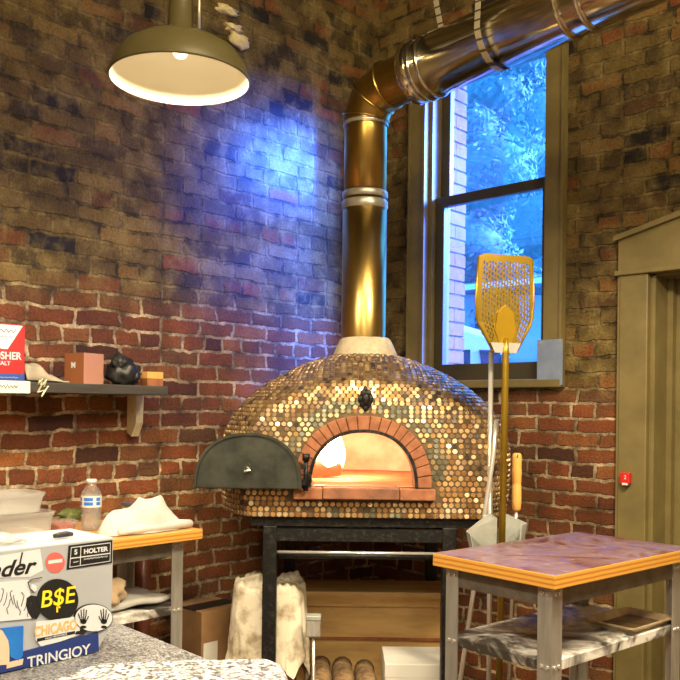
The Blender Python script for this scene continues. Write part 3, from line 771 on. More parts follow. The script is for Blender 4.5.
# sheet pan on its undershelf
q = [on_z(*s, .708) for s in ((603, 628), (640, 638), (672, 622), (640, 613))]
pcx = sum((v.x for v in q), 0)/4-.03; pcy = sum((v.y for v in q), 0)/4
pan = MB(); W, Hh = .085, .125
def rr(w, h, r, n=6):
    return [(sx*(w-r)+r*math.cos(a0+k*PI/2/n), sy*(h-r)+r*math.sin(a0+k*PI/2/n)) for sx, sy, a0 in ((1, 1, 0), (-1, 1, PI/2), (-1, -1, PI), (1, -1, 1.5*PI)) for k in range(n+1)]
FZ = lambda u, v, d: Vector((u, v, d))
pan.prism(rr(W-.012, Hh-.012, .012), FZ, 0, .003)
lo, hi = rr(W-.012, Hh-.012, .012), rr(W, Hh, .016)
V = [[pan.bm.verts.new((u, v, z)) for u, v in pl] for pl, z in ((lo, .001), (hi, .022), (rr(W+.006, Hh+.006, .02), .022), (rr(W+.006, Hh+.006, .02), .017))]
for a in range(3):
    for i in range(len(lo)): pan.face([V[a][i], V[a][(i+1) % len(lo)], V[a+1][(i+1) % len(lo)], V[a+1][i]])
o = pan.build('sheet_pan', mat('stained_pan', (.42, .31, .17), (.62, .52, .36), .4, metal=.4, scale=16)); MB().prism(rr(W-.02, Hh-.02, .012), FZ, .0032, .0042).build('pan_inset', mat('dark_pan_inset', (.06, .035, .018), (.22, .13, .06), .5, scale=18), o); o.location = (pcx, pcy, .7055); o.rotation_euler = (0, 0, PRZ)  # darker plate laid over the pan floor
tag(o, 'small rimmed metal sheet pan on the lower shelf of the prep table', 'pan')

# left table
Fc = on_z(203, 529, TT)
lx1, ly1 = Fc.x, Fc.y; lx0, ly0 = Fc.x-.46, Fc.y-1.55
table('work_table', 'wooden-topped steel work table along the left brick wall', lx0, lx1, ly0, ly1, TT, .036, ['butcher', 'plyedge'], .68, .05)
def onT(px, py, z=TT): return on_z(px, py, z)
def clampT(p, mx, my): return Vector((min(max(p.x, lx0+mx), lx1-mx), min(p.y, ly1-my), p.z))
# bottle
p = onT(91, 530)
bt = thing('water_bottle', 'small clear plastic water bottle with a blue and white label', 'bottle', (p.x, p.y, TT))
k = .000+ (on_z(91, 530, TT)-CAM).dot(CROT.to_3x3() @ Vector((0, 0, -1)))/FOC
R0 = 10*k; H0 = 51*k
pb = [(R0*.55, 0), (R0*.92, .004), (R0, .02), (R0*.95, H0*.3), (R0*.95, H0*.36), (R0, H0*.42), (R0, H0*.68), (R0*.9, H0*.76), (R0*.45, H0*.9), (R0*.40, H0*.93)]
MB().lathe(pb, n=28, cap0=True).build('body', 'bottle', bt)
MB().lathe([(.0005, .003)] + [(r*.94, max(.003, z)) for r, z in pb[1:7]] + [(.0005, pb[6][1])], n=24).build('water', 'water', bt)
MB().lathe([(.0005, H0*.92), (R0*.50, H0*.92), (R0*.50, H0), (.0005, H0)], n=20).build('cap', 'white', bt)
MB().lathe([(R0*1.02, H0*.46), (R0*1.02, H0*.68)], n=28).build('label', 'white', bt)
mb = MB()
for a0, a1 in ((-1.15, -.75), (-.45, .45), (.75, 1.2)):
    pts = [(a0+(a1-a0)*i/6 + HEAD-PI/2) for i in range(7)]
    for z0, z1 in ((.50, .565), (.585, .65)):
        for i in range(6):
            mb.face([mb.bm.verts.new((math.cos(a)*R0*1.035, math.sin(a)*R0*1.035, H0*z)) for a, z in ((pts[i], z0), (pts[i+1], z0), (pts[i+1], z1), (pts[i], z1))])
mb.build('label_print', mat('label_blue', (.03, .16, .62), None, .5), bt)
# clear containers
def tub(name, label, c, w, d, h, fill=None, m='clear'):
    t = thing(name, label, 'container', c)
    mb = MB(); lo = rr(w*.9, d*.9, .02); hi = rr(w, d, .025); lip = rr(w+.008, d+.008, .03)
    mb.prism(lo, FZ, 0, .002)
    V = [[mb.bm.verts.new((u, v, z)) for u, v in pl] for pl, z in ((lo, .001), (hi, h-.012), (rr(w+.004, d+.004, .028), h-.011), (rr(w+.004, d+.004, .028), h-.003), (lip, h-.002), (lip, h))]
    for a in range(5):
        for i in range(len(lo)): mb.face([V[a][i], V[a][(i+1) % len(lo)], V[a+1][(i+1) % len(lo)], V[a+1][i]])
    o = mb.build('body', m, t); s = o.modifiers.new('solid', 'SOLIDIFY'); s.thickness = .0025
    if fill: MB().prism(rr(w*.88, d*.88, .02), FZ, .003, h*fill[1]).build('contents', fill[0], t)
    return t
p1 = onT(6, 541); xa = min(p1.x, lx1-.10)-.03
tp = onT(28, 537); tp = Vector((lx1-.12, tp.y-.125, TT))
tub('food_container', 'lower translucent plastic tub of the stack on the work table', tp, .085, .115, .105, (mat('pale_dough', (.62, .55, .42), (.72, .66, .52), .8, scale=9), .4))
tub('food_container', 'upper translucent plastic tub stacked on the other tub', (tp.x-.004, tp.y-.03, TT+.1055), .085, .115, .062)
p = onT(64, 536)
tub('salsa_tub', 'small clear tub of red salsa between containers and bottle', (p.x-.02, p.y+.005, TT), .040, .040, .05, ('salsa', .8), 'bottle')
p = onT(74, 524)
mb = MB(); mb.blob((0, 0, .026), .036, 3, .6, (1, 1.2, .7), 3, 3)
o = mb.build('herb_bunch', 'leafy'); o.location = (p.x-.05, p.y+.01, TT+.002); tag(o, 'small heap of green herbs behind the red salsa tub', 'herbs')
# towel heap
p = onT(140, 531); p = clampT(p, .10, .1)
mb = MB()
def tow(u, v):
    a = 2*PI*u; r = v
    rr_ = 1+.20*noise.noise(Vector((math.cos(a)*1.8, math.sin(a)*1.8, 1)))
    x = .072*r*math.cos(a)*rr_; y = .165*r*math.sin(a)*rr_
    q = max(0, 1-r**3)
    ridge = lambda px, py, k: 1-2*abs(noise.noise(Vector((px, py, k))))
    h = .062*q**.6 + .030*q*ridge(x*9+y*5, y*6-x*4, 2) + .022*q*ridge(x*22-y*8, y*13+x*9, 7) + .028*q*math.exp(-((y-.07)/.06)**2)
    return Vector((x, y, max(.002, h)))
mb.grid(lambda u, v: tow(u, v), 96, 40, True)
mb.tube([(.052, -.12, .012), (.058, -.04, .018), (.056, .05, .016), (.050, .13, .020), (.035, .19, .014), (.03, .205, .010)], [.010, .016, .015, .017, .016, .006], 10)
o = mb.build('kitchen_towel', 'cloth'); o.location = (lx1-.095, p.y-.01, TT+.001); tag(o, 'crumpled white kitchen towel on the wooden work table', 'towel')
# steel pan behind the towel
p = onT(165, 524)
mb = MB(); mb.prism(rr(.055, .062, .01), FZ, 0, .075); o = mb.build('steel_container', 'steel', bev=.003)
o.location = (lx1-.245, ly1-.09, TT); tag(o, 'square steel food container behind the white towel', 'container')
MB().prism(rr(.06, .067, .012), FZ, .075, .084).build('lid', mat('smoky_lid', (.10, .10, .13), None, .3), o)
# things on the undershelf
q = on_z(148, 603, .68)
mb = MB(); mb.grid(lambda u, v: Vector(((u-.5)*.22, (v-.5)*.30, .014 + .012*noise.noise(Vector((u*3, v*3, 1))) + (.01 if u > .95 else 0))), 16, 16)
o = mb.build('folded_cloth', 'cloth'); o.location = (lx1-.20, min(q.y-.02, ly1-.22), .682); s = o.modifiers.new('solid', 'SOLIDIFY'); s.thickness = .018; s.offset = -.4
tag(o, 'flat folded white cloth on the lower shelf of the work table', 'cloth')
q = on_z(122, 598, .68)
mb = MB(); mb.blob((0, 0, .062), .075, 4, .55, (.9, 1.3, .62), 3, 2.4)
o = mb.build('paper_bag', mat('crumpled_kraft', (.46, .33, .19), (.60, .46, .30), .8, scale=14, bmp=.5)); o.location = (lx1-.14, q.y-.19, .683); tag(o, 'crumpled brown paper bag on the lower shelf beside the folded cloth', 'bag')
q = on_x(143, 575, .05)
o = MB().tube([(.05, q.y, 0), (.05, q.y, .90)], .033, 16).build('standpipe', 'copper'); tag(o, 'dark red vertical pipe against the wall behind the work table', 'pipe')

# ---------------------------------------------------------------- wall shelf and what stands on it
SZ = 1.478; SD = .24
e = on_x(168, 386, SD)
sy1 = e.y; sy0 = sy1-1.6
sh = thing('wall_shelf', 'dark metal-edged shelf fixed to the left brick wall', 'shelf', (0, sy1, SZ))
MB().span((.002, -1.6, -.036), (SD, 0, 0), .002).build('board', mat('dark_shelf_edge', (.055, .05, .045), (.11, .105, .10), .35, metal=.5, scale=6, stretch=(1, .4, 4)), sh)
bq = on_x(136, 405, .04)
mb = MB(); F = lambda u, v, d: Vector((u, d, v))
mb.prism([(.001, -.037), (.070, -.037), (.066, -.15), (.035, -.205), (.001, -.19)], F, bq.y-sy1-.017, bq.y-sy1+.017)
mb.build('bracket', mat('pale_bracket', (.52, .42, .24), (.70, .62, .42), .7, scale=10), sh)
mb = MB(); mb.prism([(.001, -.037), (.070, -.037), (.066, -.15), (.035, -.205), (.001, -.19)], F, bq.y-sy1-1.117, bq.y-sy1-1.083)
mb.build('bracket', 'tanwood', sh)
l0 = on_x(0, 390, SD); l1 = on_x(30, 390, SD)
MB().span((SD, l0.y-sy1-.2, -.040), (SD+.0012, l1.y-sy1, .002)).build('tape_label', 'white', sh)
scrawl('handwriting', 'ink', sh, SD+.0018, l1.y-sy1-.125, l1.y-sy1-.045, -.018, .016, 13, .0017, 4)
mb = MB(); t0 = on_x(42, 388, SD).y-sy1
zig = [(-.018, -.02), (.004, .018), (-.006, .002), (.016, .026), (.006, .0), (.022, .004), (-.004, -.034), (.006, -.012), (-.018, -.02)]
mb.tube([(SD+.003, t0+u, -.016+v) for u, v in zig], .0028, 6); mb.tube([(SD+.003, t0-.012+u*.8, -.010+v*.9) for u, v in zig[1:6]], .0022, 6)
mb.build('sticker', mat('cream_sticker', (.85, .80, .55), None, .5), sh)
def box_thing(name, label, cat, c, d, m, rz=0, bev=.002, group=None):
    t = thing(name, label, cat, c, rz, group)
    MB().span((-d[0]/2, -d[1]/2, 0), (d[0]/2, d[1]/2, d[2]), bev).build('body', m, t); return t
# red salt box
a0 = on_x(0, 350, .20).y; a1 = on_x(25, 350, .20).y
kz = on_x(12, 324, .20).z-SZ
sb = thing('salt_box', 'red, white and blue box of kosher salt on the shelf', 'box', (.165, a1-.075, SZ))
MB().span((-.035, -.075, 0), (.035, .075, kz), .002).build('carton', 'redprint', sb)
F = lambda u, v, d: Vector((d, u, v))
MB().prism([(-.066, kz*.98), (.066, kz*.98), (.012, kz*.56), (-.012, kz*.56)], F, .035, .0356).build('white_panel', 'stick', sb)
MB().span((.035, -.0745, .003), (.0356, .0745, kz*.135)).build('blue_band', 'blueprint', sb)
R_, U_ = (0, 1, 0), (0, 0, 1)
text('KOSHER', .036, 'stick', 'lettering', sb, (.0362, .0, kz*.44), R_, U_, bold=.0006, sx=.9)
text('SALT', .020, 'stick', 'lettering', sb, (.0362, .0, kz*.31), R_, U_)
scrawl('lettering', 'blueprint', sb, .0362, -.036, .040, kz*.88, .016, 9, .0018, 2)
scrawl('lettering', 'blueprint', sb, .0362, -.012, .026, kz*.77, .010, 8, .0012, 3)
scrawl('lettering', 'stick', sb, .0362, -.055, .05, kz*.07, .006, 22, .0007, 5)
# kraft paper sheet
y0 = on_x(24, 380, .19).y; y1 = on_x(66, 380, .19).y
mb = MB()
mb.grid(lambda u, v: Vector(((v-.5)*.15, u*(y1-y0), .008 + (.050*math.exp(-((u-.28)/.36)**2)+.016*(1-u)+.007*math.sin(u*19))*(1-abs(2*v-1)**4) + .010*noise.noise(Vector((u*4, v*2, 3)))*(1-abs(2*v-1)**4))), 30, 16)
o = mb.build('paper_sack', 'kraft'); o.location = (.14, y0, SZ); s = o.modifiers.new('solid', 'SOLIDIFY'); s.thickness = .006; s.offset = -1
tag(o, 'flattened greyish paper sack on the shelf between salt box and brown carton', 'sack')
# brown carton, turned so two faces show
pe = on_x(90, 381, .17)
kb = .116
cb = thing('carton', 'small two-tone brown carton on the shelf', 'box', (.135, pe.y-.005, SZ), HEAD)
mb = MB(); Rb = Matrix.Rotation(1.06, 3, 'Z'); hb = .050
def rp(x, y, z): v = Rb @ Vector((x, y, 0)); return Vector((v.x, v.y, z))
mb.prism([(-hb, -hb), (hb, -hb), (hb, hb), (-hb, hb)], lambda u, v, d: rp(u, v, d), 0, kb)
mb.bm.normal_update()
for f in mb.bm.faces: f.material_index = 1 if (Rb.inverted() @ f.normal).y < -.5 else 0
mb.build('carton_body', ['brownbox', 'brownbox2'], cb)
rr0 = Rb @ Vector((0, -1, 0)); fo = rp(-hb-.0004, .004, kb*.60)
text('M', .030, 'stick', 'logo', cb, fo, rr0, U_, bold=.001)
# black bag heap
pe = on_x(122, 381, .15)
mb = MB(); mb.blob((0, 0, .046), .058, 2, .5, (1, 1.0, .9), 3, 2.5); mb.blob((.01, -.02, .085), .032, 6, .6, (1, 1, 1.0), 3, 2.5); mb.blob((.02, .03, .035), .034, 7, .5, (1, .8, 1), 3, 2.5)
o = mb.build('black_bag', 'blackp'); o.location = (.15, pe.y, SZ+.002); tag(o, 'crumpled black plastic bag on the shelf right of the brown carton', 'bag')
pe = on_x(154, 381, .16)
wb = box_thing('wood_block', 'small striped wooden block at the right end of the shelf', 'block', (.14, pe.y, SZ), (.06, .075, .030), 'brownwood')
MB().span((-.031, -.038, .030), (.031, .038, .058), .003).build('upper_slat', 'handle', wb)

# ---------------------------------------------------------------- switch and plate on the trim
p = on_y(628, 478, -.035)
sw = thing('fire_switch', 'small red emergency switch on the door casing', 'switch', (p.x-.004, -.035, p.z))
MB().span((-.021, -.028, -.024), (.021, 0, .024), .004).build('housing', 'red', sw)
text('2', .024, 'stick', 'symbol', sw, (.004, -.0285, .004), (1, 0, 0), (0, 0, 1))
MB().span((-.010, -.032, -.030), (.015, -.006, -.020), .003).build('lip', 'white', sw)
p0 = on_y(540, 340, -.045); p1 = on_y(560, 385, -.045)
pl = thing('metal_plate', 'bluish metal plate screwed on the right window casing', 'plate', ((p0.x+p1.x)/2, -.043, (p0.z+p1.z)/2))
w, h = abs(p1.x-p0.x)/2+.012, abs(p0.z-p1.z)/2
MB().span((-w, -.006, -h), (w, 0, h), .001).build('sheet', 'blueplate', pl)
for x in (-w*.8, w*.8): MB().tube([(x, -.006, h*.85), (x, -.010, h*.85)], .005, 8).build('screw', 'bright', pl)

# ---------------------------------------------------------------- oven tools leaning by the right side of the oven
def uv_on(d, px, py): return at(px, py, d)
def lean_pole(name, label, cat, top, foot_px, d_foot, r, m):
    f = at(*foot_px, d_foot); f.z = 0
    return top, f
# gold perforated peel
PD = 2.98
kk = PD/FOC
pf = at(499, 680, PD+.02); dirn = (at(505, 358, PD)-pf).normalized(); pf = pf - dirn*(pf.z/dirn.z)
pe_ = thing('perforated_peel', 'gold perforated pizza peel standing upright beside the oven', 'peel', pf, 0)
Hd = at(505, 303, PD)-pf
RT_ = CROT.to_3x3() @ Vector((1, 0, 0)); FW = CROT.to_3x3() @ Vector((0, 0, 1)); UPV = Vector((0, 0, 1))
rtv = Vector((RT_.x, RT_.y, 0)).normalized(); rtv.rotate(Matrix.Rotation(.28, 3, 'Z')); tilt = Vector((dirn.x, dirn.y, dirn.z)); nv = rtv.cross(tilt).normalized()
def hp(u, v, w=0): return Hd + rtv*u + tilt*v + nv*w
hw_ = 32*kk; top_ = 48*kk; bot_ = -50*kk
outline = []
def hwid(v):                                   # half width of the blade at height v
    if v > 0: return hw_*(.95+.05*(1-v/top_))
    q = min(1, -v/(-bot_)); return hw_*(1-.62*max(0, (q-.28)/.72)**1.15)
NV, NU = 56, 40
def hole(i, j):
    v = bot_+(top_-bot_)*(j+.5)/NV; u = ((i+.5)/NU*2-1)
    if abs(u) > .86 or v > top_*.86 or v < bot_*.80: return False
    if v < 0 and abs(u)*hwid(v) < hw_*.62*(1-(v-bot_*.1)/(bot_*1.0)*1.0)*0 : return False
    if v < -.012 and abs(u)*hwid(v) < hw_*.40*min(1, (-v)/(.045)): return False
    return (i % 2 == 0) and ((j + i//2*2) % 4 < 2 if False else (j + (i//2)) % 3 != 0)
mb = MB(); G = {}
def gp(i, j):
    if (i, j) not in G:
        v = bot_+(top_-bot_)*j/NV; u = (i/NU*2-1)*hwid(v)
        if v > top_-.02: v2 = v - max(0, abs(i/NU*2-1)-.72)**2*.16*((v-top_+.02)/.02)
        else: v2 = v
        G[i, j] = mb.bm.verts.new(hp(u + (.25*hw_*2/NU if j % 4 < 2 else 0)*(1 if 1 < i < NU-1 else 0), v2, .012*max(0, (-v)/abs(bot_)-.4)))
    return G[i, j]
for i in range(NU):
    for j in range(NV):
        if hole(i, j): continue
        mb.face([gp(i, j), gp(i+1, j), gp(i+1, j+1), gp(i, j+1)])
o = mb.build('blade', 'gold', pe_); s = o.modifiers.new('solid', 'SOLIDIFY'); s.thickness = .003; s.offset = 0
mb = MB(); 
mb.tube([hp(-hwid(top_)*.98, top_*.93, 0), hp(-hwid(0), 0), hp(-hwid(bot_*.4), bot_*.4), hp(-hwid(bot_*.98), bot_*.98, .006)], .004, 8)
mb.tube([hp(hwid(top_)*.98, top_*.93, 0), hp(hwid(0), 0), hp(hwid(bot_*.4), bot_*.4), hp(hwid(bot_*.98), bot_*.98, .006)], .004, 8)
mb.build('blade_rim', 'gold', pe_)
mb = MB(); F = lambda u, v, d: hp(u, v, d)
mb.prism([(-.012, bot_*.98), (.012, bot_*.98), (.040, bot_*.55), (.030, -.035), (0, -.008), (-.030, -.035), (-.040, bot_*.55)], F, .004, .008)
mb.build('spine_plate', mat('amber_sheet', (.30, .175, .006), (.36, .22, .012), .35, metal=.5, scale=6), pe_)
MB().prism([(-hwid(bot_)*.98, bot_), (hwid(bot_)*.98, bot_), (hwid(bot_*.8)*.9, bot_*.8), (-hwid(bot_*.8)*.9, bot_*.8)], F, .008, .013).build('ferrule', 'bright', pe_)
MB().tube([(0, 0, 0), hp(0, bot_*1.0, .012), hp(0, bot_*.7, .012)], [.0115, .0125, .008], 14).build('handle', 'gold', pe_)
# silver pole of a second, smaller peel hidden behind the gold one
d2 = 3.04; k2 = d2/FOC
p2 = at(489, 660, d2); t2 = at(491, 352, d2); dr = (t2-p2).normalized(); p2 = p2 - dr*(p2.z/dr.z)
sp = thing('turning_peel', 'thin silver-handled peel standing behind the gold peel', 'peel', p2)
tt = t2-p2
MB().tube([(0, 0, 0), tt], .0092, 14).build('handle', 'bright', sp)
pc2 = at(499, 316, d2+.01)-p2; o2 = []
mb = MB(); mb.prism([(.085*math.cos(2*PI*i/28), .105*math.sin(2*PI*i/28)) for i in range(28)], lambda u, v, d: pc2 + rtv*u + Vector((0, 0, 1))*v + nv*d, -.001, .001)
mb.tube([tt, pc2-Vector((0, 0, .09))], .0075, 8)
mb.build('blade', 'steel', sp)
# leaning silver rod with a grey scoop
d3 = 2.99
foot = at(459, 690, d3-.05); top = at(494, 450, d3+.02); dr = (top-foot).normalized(); foot = foot - dr*(foot.z/dr.z)
sc = thing('ash_scoop', 'grey metal ash scoop on a leaning silver rod left of the gold handle', 'scoop', foot)
tl = top-foot; top2 = at(496.5, 420, d3+.03)-foot
MB().tube([(0, 0, 0), tl, top2], .0085, 12).build('handle', 'bright', sc)
def S(px, py, dd=0): return at(px, py, d3-.06+dd)-foot
mb = MB()
A = [S(466, 531), S(489, 513), S(497, 518), S(496, 560, .02), S(471, 556, .03)]
B = [v + Vector((FW.x, FW.y, 0))*.004 for v in A]
a = [mb.bm.verts.new(v) for v in A]; b = [mb.bm.verts.new(v) for v in B]
mb.face(a); mb.face(b[::-1])
for i in range(5): mb.face([a[i], a[(i+1) % 5], b[(i+1) % 5], b[i]])
A2 = [S(466, 531), S(471, 556, .03), S(474, 552, -.05), S(470, 534, -.05)]; a2 = [mb.bm.verts.new(v) for v in A2]; mb.face(a2)
o = mb.build('pan', 'galv', sc); s = o.modifiers.new('solid', 'SOLIDIFY'); s.thickness = .002
MB().tube([S(481, 536, .02), S(485, 519, .05), tl*.82], .007, 8).build('socket', 'galv', sc)
# scraper with a wooden handle
d4 = 3.02
foot = at(508, 700, d4+.06); top = at(517, 454, d4); dr = (top-foot).normalized(); foot = foot - dr*(foot.z/dr.z)
sr = thing('oven_scraper', 'grey-bladed scraper with a turned orange wooden handle by the brick wall', 'scraper', foot)
tl = top-foot; k4 = d4/FOC
def W_(px, py, dd=0): return at(px, py, d4+dd)-foot
mb = MB()
ax = (W_(517, 453)-W_(516.5, 511)); h0 = W_(516.5, 511)
mb.tube([h0 + ax*t for t in (0, .04, .18, .2, .45, .48, .5, .72, .75, .93, .98, 1)], [x*k4 for x in (3.2, 4.4, 4.9, 4.9, 4.6, 4.2, 4.6, 5, 4.6, 5, 4.2, 2.6)], 14)
mb.build('grip', 'handle', sr)
MB().tube([h0 + ax*.955 + nv*.013*0 - rtv*.001 + Vector((-FW.x, -FW.y, 0))*(-.0165), h0 + ax*.955 + Vector((FW.x, FW.y, 0))*.0175], .006, 10).build('hang_hole', 'ink', sr)
MB().tube([(0, 0, 0), W_(514, 540), h0 + ax*.02], .0062, 10).build('shank', 'bright', sr)
mb = MB(); A = [W_(501, 517, -.02), W_(507, 514, -.02), W_(527, 523, -.01), W_(524, 546, 0), W_(502, 542, -.02)]
a = [mb.bm.verts.new(v) for v in A]; mb.face(a); A2 = [W_(527, 523, -.01), W_(524, 546, 0), W_(520, 545, -.06), W_(522, 525, -.06)]; a2 = [mb.bm.verts.new(v) for v in A2]; mb.face(a2)
o = mb.build('scraper_blade', 'galv', sr); s = o.modifiers.new('solid', 'SOLIDIFY'); s.thickness = .004

# ---------------------------------------------------------------- under the oven
def oven_thing(name, label, cat, lx, ly, lz=0, rz=0, group=None): return thing(name, label, cat, in_oven(lx, ly, lz), HEAD+rz, group)
wbx = oven_thing('wood_bin', 'wide tan wooden bin with a heavy top rail beneath the oven', 'bin', -.03, .17)
MB().span((-.42, -.12, 0), (.42, .12, .545), .004).build('bin_body', 'tanwood', wbx)
MB().span((-.43, -.135, .545), (.43, .125, .61), .004).build('top_rail', 'tanwood', wbx)
MB().span((-.42, -.128, .40), (.42, -.12, .412)).build('batten', 'brownwood', wbx)
wc = oven_thing('white_carton', 'plain white carton standing on the floor beneath the oven', 'carton', .215, -.25)
MB().span((-.135, -.12, 0), (.135, .12, .415), .003).build('carton_body', 'white', wc)
MB().span((-.136, -.121, .37), (.136, .121, .424), .003).build('lid', 'white', wc)
# firewood
proto = None
pos = [(r, c) for r in range(4) for c in range(3)]
names = {3: 'upper right', 2: 'upper'}
lbl = ['firewood log in the lowest row of the pile under the oven', 'firewood log in the second row of the pile under the oven', 'firewood log in the third row of the pile under the oven']
top_lbl = ['round firewood log on top of the pile next to the draped rag', 'round firewood log in the middle of the top of the pile', 'round firewood log on top of the pile next to the white carton']
for r, c in pos:
    if proto is None:
        t = oven_thing('firewood_log', lbl[0], 'log', 0, 0); proto = t
        MB().tube([(0, -.15, 0), (.004, -.05, .003), (-.003, .06, 0), (0, .15, 0)], [.043, .045, .044, .042], 12).build('bark', 'bark', t)
        mb = MB()
        for y in (-.1505, .1505): mb.tube([(0, y-.0005, 0), (0, y+.0005, 0)], .039, 12)
        mb.build('cut_end', 'logend', t)
    else: t = copy_tree(proto)
    x = -.178 + c*.091 + (.006 if r % 2 else 0) + 0
    t.location = in_oven(x, -.16 + random.uniform(-.03, .03)-.03, .046 + r*.088 + random.uniform(0, .002)); t.rotation_euler = (0, 0, HEAD + random.uniform(-.004, .004))
    t['label'] = lbl[r] if r < 3 else top_lbl[c]; t['group'] = 'firewood logs under the oven'
# stool with rag
st = oven_thing('stool', 'reddish wooden stool mostly hidden under a rag beside the oven leg', 'stool', -.375, -.24)
MB().span((-.11, -.10, .65), (.11, .10, .685), .006).build('seat', 'brownwood', st)
for sx in (-1, 1):
    for sy in (-1, 1): MB().span((sx*.088-.018, sy*.08-.018, 0), (sx*.088+.018, sy*.08+.018, .65), .003).build('leg', 'brownwood', st)
mb = MB()
def rag(u, v):
    a = 2*PI*u
    p = 2.8; k = (abs(math.cos(a))**p + abs(math.sin(a))**p)**(-1/p)
    base = Vector((.136*k*math.cos(a), .126*k*math.sin(a)))
    n1 = noise.noise(Vector((math.cos(a)*2.6, math.sin(a)*2.6, 3))); n2 = noise.noise(Vector((math.cos(a)*5.5, math.sin(a)*5.5, 8)))
    fold = abs(math.sin(a*6+1.1+n1*3)) + .7*n2
    if v < .40:
        q = v/.40; xy = base*q
        z = .700 + .040*noise.noise(Vector((xy.x*13, xy.y*13, 1))) + .022*abs(noise.noise(Vector((xy.x*34, xy.y*20, 6)))) + .035*(xy.x < 0)*0
        return Vector((xy.x, xy.y, max(.690, z + .018*(1-q))))
    q = (v-.40)/.60
    drop = (.36 + .13*n1 + .05*math.sin(a*3))*q
    w = noise.noise(Vector((math.cos(a)*4, math.sin(a)*4, q*4)))
    xy = base*(1.02 + .06*q**.6 + .20*q**.8*max(0, fold)*.6 + .12*q*abs(w))
    xyb = base; zt = max(.690, .700 + .040*noise.noise(Vector((xyb.x*13, xyb.y*13, 1))) + .022*abs(noise.noise(Vector((xyb.x*34, xyb.y*20, 6)))))
    return Vector((xy.x, xy.y, zt - drop - .015*min(1, q*5)))
mb.grid(rag, 160, 40, True)
o = mb.build('rag', 'cloth_dirty'); o.location = in_oven(-.375, -.24, .002); o.rotation_euler = (0, 0, HEAD)
tag(o, 'floury off-white rag draped over the stool under the oven', 'rag')
br = oven_thing('oven_brush', 'grey bristle brush standing on a thin rod beside the rag', 'brush', -.20, -.385)
MB().tube([(.012, -.02, 0), (.006, -.02, .54)], .006, 8).build('rod', 'bright', br)
MB().span((-.022, -.04, .535), (.032, 0, .60), .006).build('bristles', 'steelwool', br)
MB().span((-.024, -.042, .598), (.034, .002, .618), .004).build('brush_head', 'galv', br)
# cardboard box by the left wall
p = at(206, 640, 3.50)
cb = thing('cardboard_box', 'brown cardboard box on the floor between work table and stool', 'box', (p.x, p.y, 0))
MB().span((-.11, -.10, 0), (.10, .12, .585), .003).build('body', 'card', cb)
MB().span((-.03, -.101, .583), (.06, .121, .5865)).build('flap_seam', 'ink', cb)
MB().span((.0995, -.09, .36), (.101, -.02, .46)).build('shipping_label', 'white', cb)

# ---------------------------------------------------------------- granite counter with the stickered case
CZ = .905
cc = on_z(111, 649, CZ); XF = cc.x                # face plane of the case
ct = thing('granite_counter', 'lower speckled granite counter under the stickered case', 'counter', (XF, cc.y, 0))
e0 = on_z(113, 620, CZ); e1 = on_z(205, 657, CZ)
P0 = e0-Vector((XF, cc.y, CZ)); P1 = e1-Vector((XF, cc.y, CZ)); dd = (P1-P0).normalized()
A = P0-dd*.35; Bq = P1+dd*.12
poly = [(A.x, A.y), (A.x-.05, A.y-1.5), (Bq.x, A.y-1.5), (Bq.x, Bq.y)]
MB().prism(poly, FZ, CZ-.035, CZ).build('countertop', 'granite', ct, .006)
cxm = sum(q[0] for q in poly)/4; cym = sum(q[1] for q in poly)/4
MB().prism([(cxm+(u-cxm)*.86, cym+(v-cym)*.86) for u, v in poly], FZ, 0, CZ-.035).build('cabinet', 'brownwood', ct)
# raised ledge in front
LZ = .975
g = [on_z(20, 690, LZ), on_z(96, 661.5, LZ), on_z(200, 658, LZ), on_z(268, 656.5, LZ), on_z(283, 662, LZ), on_z(292, 680, LZ), on_z(310, 760, LZ), on_z(300, 950, LZ), on_z(-60, 950, LZ), on_z(-60, 740, LZ)]
lc = sum(g, Vector())/len(g)
lg = thing('granite_ledge', 'raised granite bar ledge nearest the viewer', 'counter', (lc.x, lc.y, 0))
pg = [(v.x-lc.x, v.y-lc.y) for v in g]
o = MB().prism(pg, FZ, LZ-.04, LZ).build('ledge_top', 'granite_lit', lg); b = o.modifiers.new('bevel', 'BEVEL'); b.width = .014; b.segments = 5; b.limit_method = 'ANGLE'
MB().prism([(u*.80, v*.80) for u, v in pg], FZ, 0, LZ-.04).build('knee_wall', 'brownwood', lg)

# the pale case with stickers
ztop = on_x(113, 537, XF).z
def FC(px, py): q = on_x(px, py, XF); return q.y, q.z
yr, _ = FC(113, 600)
CL, CD = .62, .17
case = thing('stickered_case', 'pale grey case covered in stickers on the granite counter', 'case', (XF, yr, CZ))
Hc = ztop-CZ
prof_c = [(-CL, 0), (-.035, 0), (-.012, .03), (-.002, .075), (0, .12), (0, Hc), (-CL, Hc)]
F = lambda u, v, d: Vector((d, u, v))
MB().prism(prof_c, F, -CD, 0).build('body', 'boxgrey', case, .004)
def cy(px, py): a, b = FC(px, py); return (a-yr, max(.003, b-CZ))
lay = [0.0]
def flat(poly, m, name, lift=None):
    lay[0] += .00025; z = .0006+lay[0] if lift is None else lift
    return MB().prism(poly, F, 0.0002, z).build(name, m, case), z
def circ(px, py, rx, ry, n=32):
    return [cy(px+rx*math.cos(2*PI*i/n), py+ry*math.sin(2*PI*i/n)) for i in range(n)]
def quad(*pts): return [cy(*q) for q in pts]
def lab(s, px, py, hpx, m, lift, shear=0, bold=0, sx=1.0, slope=0.0, nm='lettering'):
    a, b = cy(px, py); _, b2 = cy(px, py-hpx); _, b1 = cy(px, py)
    up = Vector((0, 0, 1)); rt = Vector((0, 1, slope)).normalized()
    return text(s, (b2-b1)*1.38, m, nm, case, (lift+.0006, a, b), rt, up, .0003, 'CENTER', shear, bold, sx)
_, z = flat(quad((-20, 578), (-20, 559), (40, 549), (43, 570), (30, 577)), 'stick', 'script_sticker')
